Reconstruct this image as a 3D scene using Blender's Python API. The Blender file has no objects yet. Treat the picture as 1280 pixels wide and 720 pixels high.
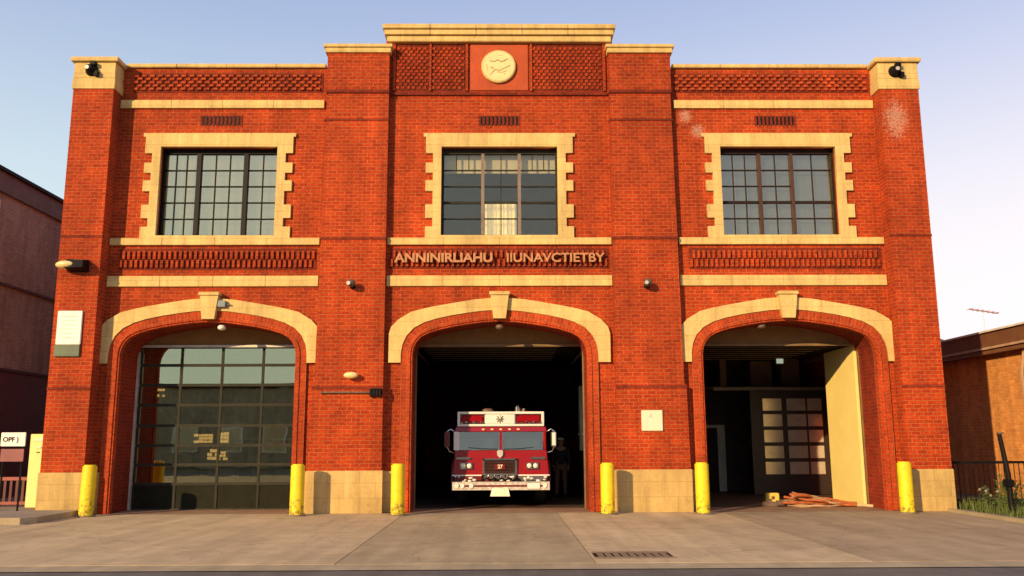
import bpy, bmesh, math, random
from mathutils import Vector, Matrix
random.seed(7)
S = bpy.context.scene
COL = S.collection
R = math.radians

# ------------------------------------------------------------------ camera
cd = bpy.data.cameras.new('camera'); cam = bpy.data.objects.new('camera', cd); COL.objects.link(cam)
cd.sensor_width = 36; cd.lens = 36 * 1100 / 1280; cd.clip_start = .1; cd.clip_end = 2000
cam.matrix_world = (Matrix.Translation((0, 0, 1.6)) @ Matrix.Rotation(R(-0.631), 4, 'Z')
                    @ Matrix.Rotation(R(90 + 9.963), 4, 'X') @ Matrix.Rotation(R(-0.223), 4, 'Z'))
S.camera = cam
# ------------------------------------------------------------------ light
SUN_AZ, SUN_EL = 38, 17          # degrees left of straight behind the camera, above the horizon
to_sun = Vector((-math.sin(R(SUN_AZ)) * math.cos(R(SUN_EL)), -math.cos(R(SUN_AZ)) * math.cos(R(SUN_EL)), math.sin(R(SUN_EL))))
sd = bpy.data.lights.new('sun', 'SUN'); sd.energy = 5.0; sd.angle = R(.6); sd.color = (1, .70, .35)
sun = bpy.data.objects.new('sun', sd); COL.objects.link(sun); sun.rotation_euler = to_sun.to_track_quat('Z', 'Y').to_euler()
W = bpy.data.worlds.new('World'); S.world = W; W.use_nodes = True
nt = W.node_tree; nt.nodes.clear()
out = nt.nodes.new('ShaderNodeOutputWorld'); bg = nt.nodes.new('ShaderNodeBackground')
sky = nt.nodes.new('ShaderNodeTexSky'); sky.sky_type = 'NISHITA'; sky.sun_disc = False
sky.sun_elevation = R(SUN_EL); sky.sun_rotation = R(180 + SUN_AZ); sky.air_density = 1.0; sky.dust_density = 1.6; sky.ozone_density = 1.0
# pale evening haze: the clear sky fades to milky white towards the horizon, warmer to the right of the view
tc = nt.nodes.new('ShaderNodeTexCoord'); sx = nt.nodes.new('ShaderNodeSeparateXYZ'); nt.links.new(tc.outputs['Generated'], sx.inputs[0])
hz_ = nt.nodes.new('ShaderNodeMapRange'); hz_.interpolation_type = 'SMOOTHSTEP'; nt.links.new(sx.outputs[2], hz_.inputs[0])
hz_.inputs[1].default_value = .12; hz_.inputs[2].default_value = .55; hz_.inputs[3].default_value = 1.0; hz_.inputs[4].default_value = .05
wr = nt.nodes.new('ShaderNodeMapRange'); nt.links.new(sx.outputs[0], wr.inputs[0]); wr.inputs[1].default_value = -.3; wr.inputs[2].default_value = .6
hc = nt.nodes.new('ShaderNodeMix'); hc.data_type = 'RGBA'; nt.links.new(wr.outputs[0], hc.inputs[0]); hc.inputs[6].default_value = (4.7, 5.6, 5.7, 1); hc.inputs[7].default_value = (7.0, 6.3, 6.4, 1)
up = nt.nodes.new('ShaderNodeMix'); up.data_type = 'RGBA'; up.inputs[0].default_value = .6; nt.links.new(sky.outputs[0], up.inputs[6]); up.inputs[7].default_value = (2.7, 3.3, 5.6, 1)
mx_ = nt.nodes.new('ShaderNodeMix'); mx_.data_type = 'RGBA'; nt.links.new(hz_.outputs[0], mx_.inputs[0]); nt.links.new(up.outputs[2], mx_.inputs[6]); nt.links.new(hc.outputs[2], mx_.inputs[7])
nt.links.new(mx_.outputs[2], bg.inputs[0]); bg.inputs[1].default_value = .14
nt.links.new(bg.outputs[0], out.inputs[0])
S.view_settings.view_transform = 'Standard'; S.view_settings.look = 'None'; S.view_settings.exposure = .18; S.view_settings.gamma = 1

# ------------------------------------------------------------------ materials
MATS = {}
def N(t, kind, **kw):
    n = t.nodes.new('ShaderNode' + kind)
    for k, v in kw.items(): setattr(n, k, v)
    return n
def base(name):
    m = bpy.data.materials.new(name); m.use_nodes = True; t = m.node_tree
    p = t.nodes['Principled BSDF']; MATS[name] = m
    return m, t, p
def mulcol(t, a, fac_out, lo, hi):
    """multiply colour socket a by a grey value remapped from fac_out"""
    mr = N(t, 'MapRange'); t.links.new(fac_out, mr.inputs[0]); mr.inputs[1].default_value = .25; mr.inputs[2].default_value = .75
    mr.inputs[3].default_value = lo; mr.inputs[4].default_value = hi
    mx = N(t, 'Mix', data_type='RGBA', blend_type='MULTIPLY'); mx.inputs[0].default_value = 1
    t.links.new(a, mx.inputs[6]); t.links.new(mr.outputs[0], mx.inputs[7])
    return mx.outputs[2]
def noise(t, vec, scale, detail=4, rough=.6):
    n = N(t, 'TexNoise'); n.inputs['Scale'].default_value = scale; n.inputs['Detail'].default_value = detail; n.inputs['Roughness'].default_value = rough
    t.links.new(vec, n.inputs['Vector']); return n.outputs[0]
def plain(name, col, rough=.6, metal=0, var=.25, scale=3, bump=.15, bscale=40, spec=.5, coat=0, emit=None):
    m, t, p = base(name)
    g = N(t, 'NewGeometry'); rgb = N(t, 'RGB'); rgb.outputs[0].default_value = (*col, 1)
    c = mulcol(t, rgb.outputs[0], noise(t, g.outputs['Position'], scale), 1 - var, 1 + var)
    c = mulcol(t, c, noise(t, g.outputs['Position'], scale * 9), 1 - var * .5, 1 + var * .5)
    t.links.new(c, p.inputs['Base Color'])
    p.inputs['Roughness'].default_value = rough; p.inputs['Metallic'].default_value = metal
    p.inputs['Specular IOR Level'].default_value = spec; p.inputs['Coat Weight'].default_value = coat
    if bump:
        b = N(t, 'Bump'); b.inputs['Strength'].default_value = bump; b.inputs['Distance'].default_value = .01
        t.links.new(noise(t, g.outputs['Position'], bscale), b.inputs['Height']); t.links.new(b.outputs[0], p.inputs['Normal'])
    if emit:
        p.inputs['Emission Color'].default_value = (*emit[0], 1); p.inputs['Emission Strength'].default_value = emit[1]
    return m
def wallcoords(t):
    """(along wall, height, 0) from true position, chosen by which way the wall faces"""
    g = N(t, 'NewGeometry'); sp = N(t, 'SeparateXYZ'); sn = N(t, 'SeparateXYZ')
    t.links.new(g.outputs['Position'], sp.inputs[0]); t.links.new(g.outputs['True Normal'], sn.inputs[0])
    ab = N(t, 'Math', operation='ABSOLUTE'); t.links.new(sn.outputs[0], ab.inputs[0])
    gt = N(t, 'Math', operation='GREATER_THAN'); t.links.new(ab.outputs[0], gt.inputs[0]); gt.inputs[1].default_value = .6
    mx = N(t, 'Mix'); t.links.new(gt.outputs[0], mx.inputs[0]); t.links.new(sp.outputs[0], mx.inputs[2]); t.links.new(sp.outputs[1], mx.inputs[3])
    cb = N(t, 'CombineXYZ'); t.links.new(mx.outputs[0], cb.inputs[0]); t.links.new(sp.outputs[2], cb.inputs[1])
    return g, sp, cb.outputs[0]
def brick(name, c1, c2, mortar, uv=False, row=.088, width=.215, stains=(), bumpd=.022, grime=(.66, 1.2), off=.5):
    m, t, p = base(name)
    g, sp, vec = wallcoords(t)
    if uv:
        u = N(t, 'UVMap'); vec = u.outputs[0]
    # slight wobble so that courses are not ruler-straight
    nz = N(t, 'TexNoise'); nz.inputs['Scale'].default_value = 5.0; t.links.new(g.outputs['Position'], nz.inputs['Vector'])
    sc = N(t, 'VectorMath', operation='SCALE'); t.links.new(nz.outputs[1], sc.inputs[0]); sc.inputs['Scale'].default_value = .03
    ad = N(t, 'VectorMath', operation='ADD'); t.links.new(vec, ad.inputs[0]); t.links.new(sc.outputs[0], ad.inputs[1])
    b = N(t, 'TexBrick', offset=off); t.links.new(ad.outputs[0], b.inputs['Vector'])
    b.inputs['Scale'].default_value = 1; b.inputs['Brick Width'].default_value = width; b.inputs['Row Height'].default_value = row
    b.inputs['Mortar Size'].default_value = .011; b.inputs['Mortar Smooth'].default_value = .35; b.inputs['Bias'].default_value = -.1
    b.inputs['Color1'].default_value = (*c1, 1); b.inputs['Color2'].default_value = (*c2, 1); b.inputs['Mortar'].default_value = (*mortar, 1)
    c = mulcol(t, b.outputs[0], noise(t, g.outputs['Position'], .45, 5), grime[0], grime[1])
    c = mulcol(t, c, noise(t, g.outputs['Position'], 3.0, 5), .8, 1.2)
    c = mulcol(t, c, noise(t, g.outputs['Position'], 24, 3, .75), .58, 1.36)
    # vertical rain streaks
    st = N(t, 'VectorMath', operation='MULTIPLY'); t.links.new(g.outputs['Position'], st.inputs[0]); st.inputs[1].default_value = (3.2, 3.2, .22)
    c = mulcol(t, c, noise(t, st.outputs[0], 1.0, 5), .70, 1.16)
    for (x, z, rx, rz) in stains:       # pale efflorescence patches
        cx = N(t, 'CombineXYZ'); t.links.new(sp.outputs[0], cx.inputs[0]); t.links.new(sp.outputs[2], cx.inputs[1])
        s1 = N(t, 'VectorMath', operation='SUBTRACT'); t.links.new(cx.outputs[0], s1.inputs[0]); s1.inputs[1].default_value = (x, z, 0)
        s2 = N(t, 'VectorMath', operation='MULTIPLY'); t.links.new(s1.outputs[0], s2.inputs[0]); s2.inputs[1].default_value = (1 / rx, 1 / rz, 0)
        ln = N(t, 'VectorMath', operation='LENGTH'); t.links.new(s2.outputs[0], ln.inputs[0])
        mr = N(t, 'MapRange'); t.links.new(ln.outputs['Value'], mr.inputs[0]); mr.inputs[1].default_value = 0; mr.inputs[2].default_value = 1; mr.inputs[3].default_value = 1; mr.inputs[4].default_value = 0
        m2 = N(t, 'Math', operation='MULTIPLY'); t.links.new(mr.outputs[0], m2.inputs[0]); t.links.new(noise(t, g.outputs['Position'], 26, 2, .8), m2.inputs[1])
        m3 = N(t, 'MapRange'); t.links.new(m2.outputs[0], m3.inputs[0]); m3.inputs[1].default_value = .31; m3.inputs[2].default_value = .42; m3.inputs[4].default_value = .36
        mx = N(t, 'Mix', data_type='RGBA'); t.links.new(m3.outputs[0], mx.inputs[0]); t.links.new(c, mx.inputs[6]); mx.inputs[7].default_value = (.62, .5, .38, 1)
        c = mx.outputs[2]
    t.links.new(c, p.inputs['Base Color']); p.inputs['Roughness'].default_value = .85; p.inputs['Specular IOR Level'].default_value = .25
    inv = N(t, 'Math', operation='SUBTRACT'); inv.inputs[0].default_value = 1; t.links.new(b.outputs[1], inv.inputs[1])
    ma = N(t, 'Math', operation='MULTIPLY_ADD'); t.links.new(noise(t, g.outputs['Position'], 30, 4), ma.inputs[0]); ma.inputs[1].default_value = .9; t.links.new(inv.outputs[0], ma.inputs[2])
    bp = N(t, 'Bump'); bp.inputs['Strength'].default_value = .85; bp.inputs['Distance'].default_value = bumpd
    t.links.new(ma.outputs[0], bp.inputs['Height']); t.links.new(bp.outputs[0], p.inputs['Normal'])
    return m
STAINS = ((9.8, 9.5, .8, 1.3), (4.65, 9.75, .45, .55), (4.95, 9.35, .45, .5))
BR = brick('red_brick', (.47, .047, .007), (.33, .027, .005), (.50, .125, .03), stains=STAINS)
BRD = brick('dark_red_brick', (.24, .022, .008), (.17, .016, .006), (.22, .05, .02))
BRA = brick('arch_brick', (.52, .060, .010), (.38, .036, .008), (.48, .12, .035), uv=True, row=.085, width=.14, off=.0)
BRV = brick('shade_toned_reveal_brick', (.31, .028, .007), (.22, .018, .006), (.30, .065, .025), uv=True)  # brick darkened so the recess shade is part of its colour
BRL = brick('grey_brown_brick', (.43, .39, .29), (.35, .31, .23), (.40, .36, .27), grime=(.75, 1.2))
BRO = brick('orange_brick', (.74, .31, .08), (.60, .22, .055), (.66, .36, .15), grime=(1.0, 1.2))
BRM = brick('tan_brick', (.34, .24, .17), (.28, .19, .13), (.4, .34, .28))
def stone(name, col, var=.13):
    m, t, p = base(name); g, sp, vec = wallcoords(t)
    rgb = N(t, 'RGB'); rgb.outputs[0].default_value = (*col, 1)
    c = mulcol(t, rgb.outputs[0], noise(t, g.outputs['Position'], .9, 6), 1 - var, 1 + var)
    c = mulcol(t, c, noise(t, g.outputs['Position'], 14, 6, .7), .86, 1.12)
    st = N(t, 'VectorMath', operation='MULTIPLY'); t.links.new(g.outputs['Position'], st.inputs[0]); st.inputs[1].default_value = (5, 5, .5)
    c = mulcol(t, c, noise(t, st.outputs[0], 1.0, 5), .68, 1.12)
    bk = N(t, 'TexBrick'); t.links.new(vec, bk.inputs['Vector']); bk.inputs['Scale'].default_value = 1; bk.inputs['Brick Width'].default_value = .74; bk.inputs['Row Height'].default_value = .345
    bk.inputs['Mortar Size'].default_value = .004; bk.inputs['Color1'].default_value = (1, 1, 1, 1); bk.inputs['Color2'].default_value = (.86, .86, .84, 1); bk.inputs['Mortar'].default_value = (.5, .42, .34, 1)
    jm = N(t, 'Mix', data_type='RGBA', blend_type='MULTIPLY'); jm.inputs[0].default_value = .8; t.links.new(c, jm.inputs[6]); t.links.new(bk.outputs[0], jm.inputs[7]); c = jm.outputs[2]
    # sparse dark pitting
    n = N(t, 'MapRange'); t.links.new(noise(t, g.outputs['Position'], 6, 8, .75), n.inputs[0]); n.inputs[1].default_value = .58; n.inputs[2].default_value = .72; n.inputs[4].default_value = .6
    mx = N(t, 'Mix', data_type='RGBA'); t.links.new(n.outputs[0], mx.inputs[0]); t.links.new(c, mx.inputs[6]); mx.inputs[7].default_value = (col[0] * .45, col[1] * .4, col[2] * .35, 1)
    t.links.new(mx.outputs[2], p.inputs['Base Color']); p.inputs['Roughness'].default_value = .8; p.inputs['Specular IOR Level'].default_value = .3
    b = N(t, 'Bump'); b.inputs['Strength'].default_value = .4; b.inputs['Distance'].default_value = .008
    t.links.new(noise(t, g.outputs['Position'], 35, 6), b.inputs['Height']); t.links.new(b.outputs[0], p.inputs['Normal'])
    return m
ST = stone('limestone', (.71, .50, .19))
STB = stone('base_limestone', (.56, .38, .14), .2)
def glass(name, refl, tint=(.75, .8, .78), rough=.01, wav=.02, gc=(.97, .92, .80)):
    m = bpy.data.materials.new(name); m.use_nodes = True; t = m.node_tree; t.nodes.clear(); MATS[name] = m
    o = N(t, 'OutputMaterial'); mx = N(t, 'MixShader'); tr = N(t, 'BsdfTransparent'); gl = N(t, 'BsdfGlossy')
    tr.inputs[0].default_value = (*tint, 1); gl.inputs['Roughness'].default_value = rough; gl.inputs[0].default_value = (*gc, 1)
    fr = N(t, 'Fresnel'); fr.inputs[0].default_value = 1.5
    ad = N(t, 'Math', operation='ADD', use_clamp=True); t.links.new(fr.outputs[0], ad.inputs[0]); ad.inputs[1].default_value = refl
    g = N(t, 'NewGeometry'); b = N(t, 'Bump'); b.inputs['Strength'].default_value = wav; b.inputs['Distance'].default_value = .05
    t.links.new(noise(t, g.outputs['Position'], 1.6, 1), b.inputs['Height']); t.links.new(b.outputs[0], gl.inputs['Normal'])
    t.links.new(ad.outputs[0], mx.inputs[0]); t.links.new(tr.outputs[0], mx.inputs[1]); t.links.new(gl.outputs[0], mx.inputs[2]); t.links.new(mx.outputs[0], o.inputs[0])
    return m
GL_PALE = glass('pale_glass', .26, (.85, .82, .68), gc=(.97, .93, .74)); GL_DARK = glass('dark_glass', .03, (.95, .95, .88)); GL_GREY = glass('grey_glass', .12); GL_DOOR = glass('door_glass', .27, (.75, .77, .66), gc=(.95, .90, .62)); GL_CAR = glass('windshield_glass', .10, (.6, .7, .72))
M_BLACK = plain('black_painted_metal', (.006, .005, .005), .6, .0, .3, spec=.15)
M_DOOR = plain('dark_bronze_metal', (.030, .028, .019), .6, 0, .25, spec=.15)
M_BROWN = plain('dark_brown_frame', (.022, .011, .008), .6, spec=.2)
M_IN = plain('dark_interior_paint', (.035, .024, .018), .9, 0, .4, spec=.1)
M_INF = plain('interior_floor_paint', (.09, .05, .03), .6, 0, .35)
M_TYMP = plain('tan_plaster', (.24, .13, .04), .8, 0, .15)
M_YWALL = plain('pale_yellow_paint', (.88, .70, .25), .6, 0, .06, 1.5)
M_YEL = plain('safety_yellow_paint', (.88, .70, .012), .4, 0, .08, 4, .1)
def worn_yellow():
    m, t, p = base('worn_safety_yellow'); g = N(t, 'NewGeometry'); pos = g.outputs['Position']; rgb = N(t, 'RGB'); rgb.outputs[0].default_value = (.80, .60, .008, 1)
    c = mulcol(t, rgb.outputs[0], noise(t, pos, 5, 5), .85, 1.12)
    sp = N(t, 'SeparateXYZ'); t.links.new(pos, sp.inputs[0]); lo = N(t, 'MapRange'); t.links.new(sp.outputs[2], lo.inputs[0]); lo.inputs[1].default_value = 0; lo.inputs[2].default_value = .5; lo.inputs[3].default_value = .16; lo.inputs[4].default_value = 0
    ad = N(t, 'Math', operation='ADD'); t.links.new(noise(t, pos, 11, 6, .75), ad.inputs[0]); t.links.new(lo.outputs[0], ad.inputs[1])
    mr = N(t, 'MapRange'); t.links.new(ad.outputs[0], mr.inputs[0]); mr.inputs[1].default_value = .60; mr.inputs[2].default_value = .68; mr.inputs[4].default_value = .8
    mx = N(t, 'Mix', data_type='RGBA'); t.links.new(mr.outputs[0], mx.inputs[0]); t.links.new(c, mx.inputs[6]); mx.inputs[7].default_value = (.16, .09, .03, 1); t.links.new(mx.outputs[2], p.inputs['Base Color'])
    p.inputs['Roughness'].default_value = .55; b = N(t, 'Bump'); b.inputs['Strength'].default_value = .3; b.inputs['Distance'].default_value = .01; t.links.new(noise(t, pos, 18, 4), b.inputs['Height']); t.links.new(b.outputs[0], p.inputs['Normal'])
    return m
M_YEL = worn_yellow()
M_WHITE = plain('white_paint', (.74, .72, .66), .5, 0, .08)
M_CREAM = plain('cream_enamel', (.72, .66, .48), .5, 0, .06)
M_GREEN = plain('dark_green_paint', (.05, .08, .04), .5)
M_GREYL = plain('light_grey_metal', (.5, .47, .42), .5, .2)
M_CHROME = plain('chrome', (.80, .78, .72), .16, 1.0, .08, 12, .0)
M_RED = plain('fire_engine_red_paint', (.26, .003, .005), .25, 0, .06, 3, 0, coat=.3)
M_REDD = plain('dark_red_paint', (.13, .003, .005), .35, 0, .1)
M_LENS = plain('red_lens', (.28, .004, .008), .15, 0, .1, 8, 0)
M_TYRE = plain('tyre_rubber', (.02, .02, .02), .85)
M_MAROON = plain('maroon_paint', (.10, .020, .020), .6, 0, .3)
M_LET = plain('cream_letter_paint', (.46, .20, .085), .7, 0, .25, 9)
M_LAMPG = plain('amber_lamp_glass', (.80, .60, .25), .3, 0, .35, 30)
M_BLIND = plain('pale_window_blind', (.66, .60, .48), .8, 0, .12, 2)
M_BLINDG = plain('grey_window_blind', (.28, .27, .25), .8, 0, .2, 1.5)
M_SHEET = plain('glowing_cream_curtain', (.80, .68, .42), .8, 0, .3, 6, emit=((1, .82, .5), .35))  # emission added so the cloth looks brightly lit
M_ROOFM = plain('dark_metal_roof', (.10, .095, .085), .55, .2, .2)
M_ROOFW = plain('pale_roof_edge', (.72, .66, .56), .5)
M_HOSE = plain('orange_red_hose', (.40, .11, .035), .85, 0, .4, 9, spec=.2)
M_SOOT = plain('weathered_metal', (.16, .10, .07), .6, .2, .4, 8)
M_WOOD = plain('dark_beam', (.12, .07, .045), .7)
M_LIT = plain('warm_added_glow', (.9, .6, .2), .5, emit=((1, .58, .2), 1.1))  # emission for the added glow panels behind the left bay door
M_SQ = plain('lit_exit_panel', (.6, .65, .5), .5, emit=((.75, .9, .7), .35))
M_SKIN = plain('skin', (.45, .25, .17), .6, 0, .05)
M_HAIR = plain('dark_hair', (.03, .02, .015), .7)
M_JACKET = plain('black_jacket', (.03, .03, .035), .8)
M_TROU = plain('brown_trousers', (.22, .12, .09), .8)
def concrete(name, col, cracks=True):
    m, t, p = base(name); g = N(t, 'NewGeometry'); pos = g.outputs['Position']
    rgb = N(t, 'RGB'); rgb.outputs[0].default_value = (*col, 1)
    c = mulcol(t, rgb.outputs[0], noise(t, pos, .35, 6, .65), .76, 1.2)
    c = mulcol(t, c, noise(t, pos, 2.2, 6, .7), .82, 1.14)
    c = mulcol(t, c, noise(t, pos, 60, 3, .8), .8, 1.2)
    st = N(t, 'VectorMath', operation='MULTIPLY'); t.links.new(pos, st.inputs[0]); st.inputs[1].default_value = (2.4, .16, 1)
    c = mulcol(t, c, noise(t, st.outputs[0], 1.0, 5), .76, 1.14)     # tyre streaks along the drive
    if cracks:
        wv = N(t, 'VectorMath', operation='ADD'); nz = N(t, 'TexNoise'); nz.inputs['Scale'].default_value = 1.3; nz.inputs['Detail'].default_value = 5
        t.links.new(pos, nz.inputs['Vector']); t.links.new(pos, wv.inputs[0]); t.links.new(nz.outputs[1], wv.inputs[1])
        vo = N(t, 'TexVoronoi', feature='DISTANCE_TO_EDGE'); vo.inputs['Scale'].default_value = .32; t.links.new(wv.outputs[0], vo.inputs['Vector'])
        mr = N(t, 'MapRange'); t.links.new(vo.outputs['Distance'], mr.inputs[0]); mr.inputs[1].default_value = 0; mr.inputs[2].default_value = .006; mr.inputs[3].default_value = .38; mr.inputs[4].default_value = 0
        mx = N(t, 'Mix', data_type='RGBA'); t.links.new(mr.outputs[0], mx.inputs[0]); t.links.new(c, mx.inputs[6]); mx.inputs[7].default_value = (.06, .045, .035, 1); c = mx.outputs[2]
        # oil spots
        mr = N(t, 'MapRange'); t.links.new(noise(t, pos, .9, 7, .7), mr.inputs[0]); mr.inputs[1].default_value = .6; mr.inputs[2].default_value = .72; mr.inputs[4].default_value = .45
        mx = N(t, 'Mix', data_type='RGBA'); t.links.new(mr.outputs[0], mx.inputs[0]); t.links.new(c, mx.inputs[6]); mx.inputs[7].default_value = (.10, .07, .05, 1); c = mx.outputs[2]
    t.links.new(c, p.inputs['Base Color']); p.inputs['Roughness'].default_value = .85; p.inputs['Specular IOR Level'].default_value = .3
    b = N(t, 'Bump'); b.inputs['Strength'].default_value = .35; b.inputs['Distance'].default_value = .006
    t.links.new(noise(t, pos, 70, 4), b.inputs['Height']); t.links.new(b.outputs[0], p.inputs['Normal'])
    return m
C_LIGHT = concrete('apron_concrete_pale', (.52, .395, .235)); C_MID = concrete('apron_concrete_centre', (.41, .32, .19))
C_DARK = concrete('apron_concrete_brown', (.38, .285, .175)); C_KERB = concrete('kerb_concrete', (.40, .32, .20), False)
C_ASPH = concrete('asphalt', (.13, .115, .10)); C_EARTH = concrete('earth', (.16, .13, .08), False); C_PAVE = concrete('dark_pavement', (.30, .25, .20))  # raised pavement corner has a darker concrete tone

# ------------------------------------------------------------------ mesh helpers
def link(name, me, mat, parent=None, loc=None):
    o = bpy.data.objects.new(name, me); COL.objects.link(o)
    if mat: me.materials.append(mat) if not me.materials else None
    if parent: o.parent = parent
    if loc: o.location = loc
    return o
def tag(o, label, cat, group=None):
    o['label'] = label; o['category'] = cat
    if group: o['group'] = group
    return o
def empty(name, loc, label, cat, group=None):
    o = bpy.data.objects.new(name, None); COL.objects.link(o); o.location = loc; o.empty_display_size = .2
    return tag(o, label, cat, group)
class MB:
    """collects shapes for one mesh object; coordinates in the parent's space"""
    def __init__(s): s.bm = bmesh.new()
    def box(s, x0, x1, y0, y1, z0, z1, bev=0):
        r = bmesh.ops.create_cube(s.bm, size=1)['verts']
        bmesh.ops.scale(s.bm, vec=(abs(x1 - x0), abs(y1 - y0), abs(z1 - z0)), verts=r)
        bmesh.ops.translate(s.bm, vec=((x0 + x1) / 2, (y0 + y1) / 2, (z0 + z1) / 2), verts=r)
        if bev:
            es = list({e for v in r for e in v.link_edges}); bmesh.ops.bevel(s.bm, geom=es, offset=bev, segments=2, affect='EDGES')
        return s
    def hexa(s, pts):       # 8 points: bottom 4 ccw, top 4 ccw
        v = [s.bm.verts.new(p) for p in pts]
        for f in ((3, 2, 1, 0), (4, 5, 6, 7), (0, 1, 5, 4), (1, 2, 6, 5), (2, 3, 7, 6), (3, 0, 4, 7)): s.bm.faces.new([v[i] for i in f])
        return s
    def cyl(s, c, r, d, axis='Z', seg=24, r2=None, bev=0):
        m = Matrix.Translation(c) @ {'Z': Matrix.Identity(4), 'X': Matrix.Rotation(R(90), 4, 'Y'), 'Y': Matrix.Rotation(R(90), 4, 'X')}[axis]
        vs = bmesh.ops.create_cone(s.bm, cap_ends=True, segments=seg, radius1=r, radius2=r if r2 is None else r2, depth=d, matrix=m)['verts']
        if bev:
            es = [e for e in {e for v in vs for e in v.link_edges} if len(e.link_faces) == 2 and any(len(f.verts) > 4 for f in e.link_faces)]
            bmesh.ops.bevel(s.bm, geom=es, offset=bev, segments=3, affect='EDGES')
        return s
    def sph(s, c, r, sx=1, sy=1, sz=1, u=16, v=10):
        m = Matrix.Translation(c) @ Matrix.Diagonal((sx, sy, sz, 1)); bmesh.ops.create_uvsphere(s.bm, u_segments=u, v_segments=v, radius=r, matrix=m); return s
    def tube(s, pts, r, seg=8):
        pts = [Vector(p) for p in pts]; rings = []
        for i, p in enumerate(pts):
            d = (pts[min(i + 1, len(pts) - 1)] - pts[max(i - 1, 0)]).normalized()
            a = d.orthogonal().normalized() if i == 0 else (rings[-1][1] - d * rings[-1][1].dot(d)).normalized(); b = d.cross(a)
            rr = r[i] if isinstance(r, (list, tuple)) else r
            rings.append(([s.bm.verts.new(p + rr * (math.cos(k * 2 * math.pi / seg) * a + math.sin(k * 2 * math.pi / seg) * b)) for k in range(seg)], a))
        for (A, _), (B, _) in zip(rings, rings[1:]):
            for k in range(seg): s.bm.faces.new((A[k], A[(k + 1) % seg], B[(k + 1) % seg], B[k]))
        s.bm.faces.new(rings[0][0][::-1]); s.bm.faces.new(rings[-1][0]); return s
    def prism(s, poly, y0, y1):     # simple polygon in XZ extruded along Y
        a = [s.bm.verts.new((x, y0, z)) for x, z in poly]; b = [s.bm.verts.new((x, y1, z)) for x, z in poly]; n = len(poly)
        s.bm.faces.new(a); s.bm.faces.new(b[::-1])
        for i in range(n): s.bm.faces.new((a[i], b[i], b[(i + 1) % n], a[(i + 1) % n]))
        return s
    def build(s, name, mat, parent=None, loc=None, smooth=False):
        bmesh.ops.recalc_face_normals(s.bm, faces=s.bm.faces); me = bpy.data.meshes.new(name); s.bm.to_mesh(me); s.bm.free()
        if smooth:
            for f in me.polygons: f.use_smooth = True
            try: me.set_sharp_from_angle(angle=R(35))
            except Exception: pass
        return link(name, me, mat, parent, loc)
def each(pieces, name, mat, parent=None, bev=0):
    for q in pieces: MB().box(*q, bev).build(name, mat, parent)
def plate(name, outer, holes, y0, y1, mat, parent=None, bevel=0):
    """polygon with holes in XZ, thickness along Y"""
    cu = bpy.data.curves.new(name, 'CURVE'); cu.dimensions = '2D'; cu.fill_mode = 'BOTH'; cu.extrude = abs(y1 - y0) / 2; cu.bevel_depth = bevel
    for poly in [outer] + holes:
        sp = cu.splines.new('POLY'); sp.points.add(len(poly) - 1); sp.use_cyclic_u = True
        for p, (x, z) in zip(sp.points, poly): p.co = (x, z, 0, 1)
    tmp = bpy.data.objects.new('tmp', cu); COL.objects.link(tmp); bpy.context.view_layer.update()
    me = bpy.data.meshes.new_from_object(tmp.evaluated_get(bpy.context.evaluated_depsgraph_get()))
    bpy.data.objects.remove(tmp); bpy.data.curves.remove(cu)
    me.transform(Matrix.Translation((0, (y0 + y1) / 2, 0)) @ Matrix.Rotation(R(90), 4, 'X')); me.materials.clear(); me.name = name
    return link(name, me, mat, parent)
def text_mesh(name, body, size, mat, parent, loc, rot=(90, 0, 0), ext=.01, offset=0, width=None, space=1):
    cu = bpy.data.curves.new(name, 'FONT'); cu.body = body; cu.size = size; cu.extrude = ext; cu.offset = offset; cu.align_x = 'CENTER'; cu.align_y = 'CENTER'; cu.space_character = space
    tmp = bpy.data.objects.new('tmp', cu); COL.objects.link(tmp); bpy.context.view_layer.update()
    me = bpy.data.meshes.new_from_object(tmp.evaluated_get(bpy.context.evaluated_depsgraph_get()))
    bpy.data.objects.remove(tmp); bpy.data.curves.remove(cu); me.materials.clear()
    if width:
        xs = [v.co.x for v in me.vertices]; k = width / (max(xs) - min(xs)); me.transform(Matrix.Diagonal((k, 1, 1, 1)))
    me.transform(Matrix.Translation(loc) @ Matrix.Rotation(R(rot[2]), 4, 'Z') @ Matrix.Rotation(R(rot[0]), 4, 'X'))
    return link(name, me, mat, parent)
def skin_mesh(name, pts, edges, radii, mat, parent, sub=2):
    me = bpy.data.meshes.new(name); me.from_pydata(pts, edges, []); o = bpy.data.objects.new(name, me); COL.objects.link(o)
    sk = o.modifiers.new('s', 'SKIN'); sk.use_smooth_shade = True; o.modifiers.new('d', 'SUBSURF').levels = sub
    for i, r in enumerate(radii):
        d = me.skin_vertices[0].data[i]; d.radius = (r, r) if not isinstance(r, tuple) else r
        d.use_root = (i == 0)
    bpy.context.view_layer.update()
    m2 = bpy.data.meshes.new_from_object(o.evaluated_get(bpy.context.evaluated_depsgraph_get())); bpy.data.objects.remove(o); m2.materials.clear()
    return link(name, m2, mat, parent)

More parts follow.
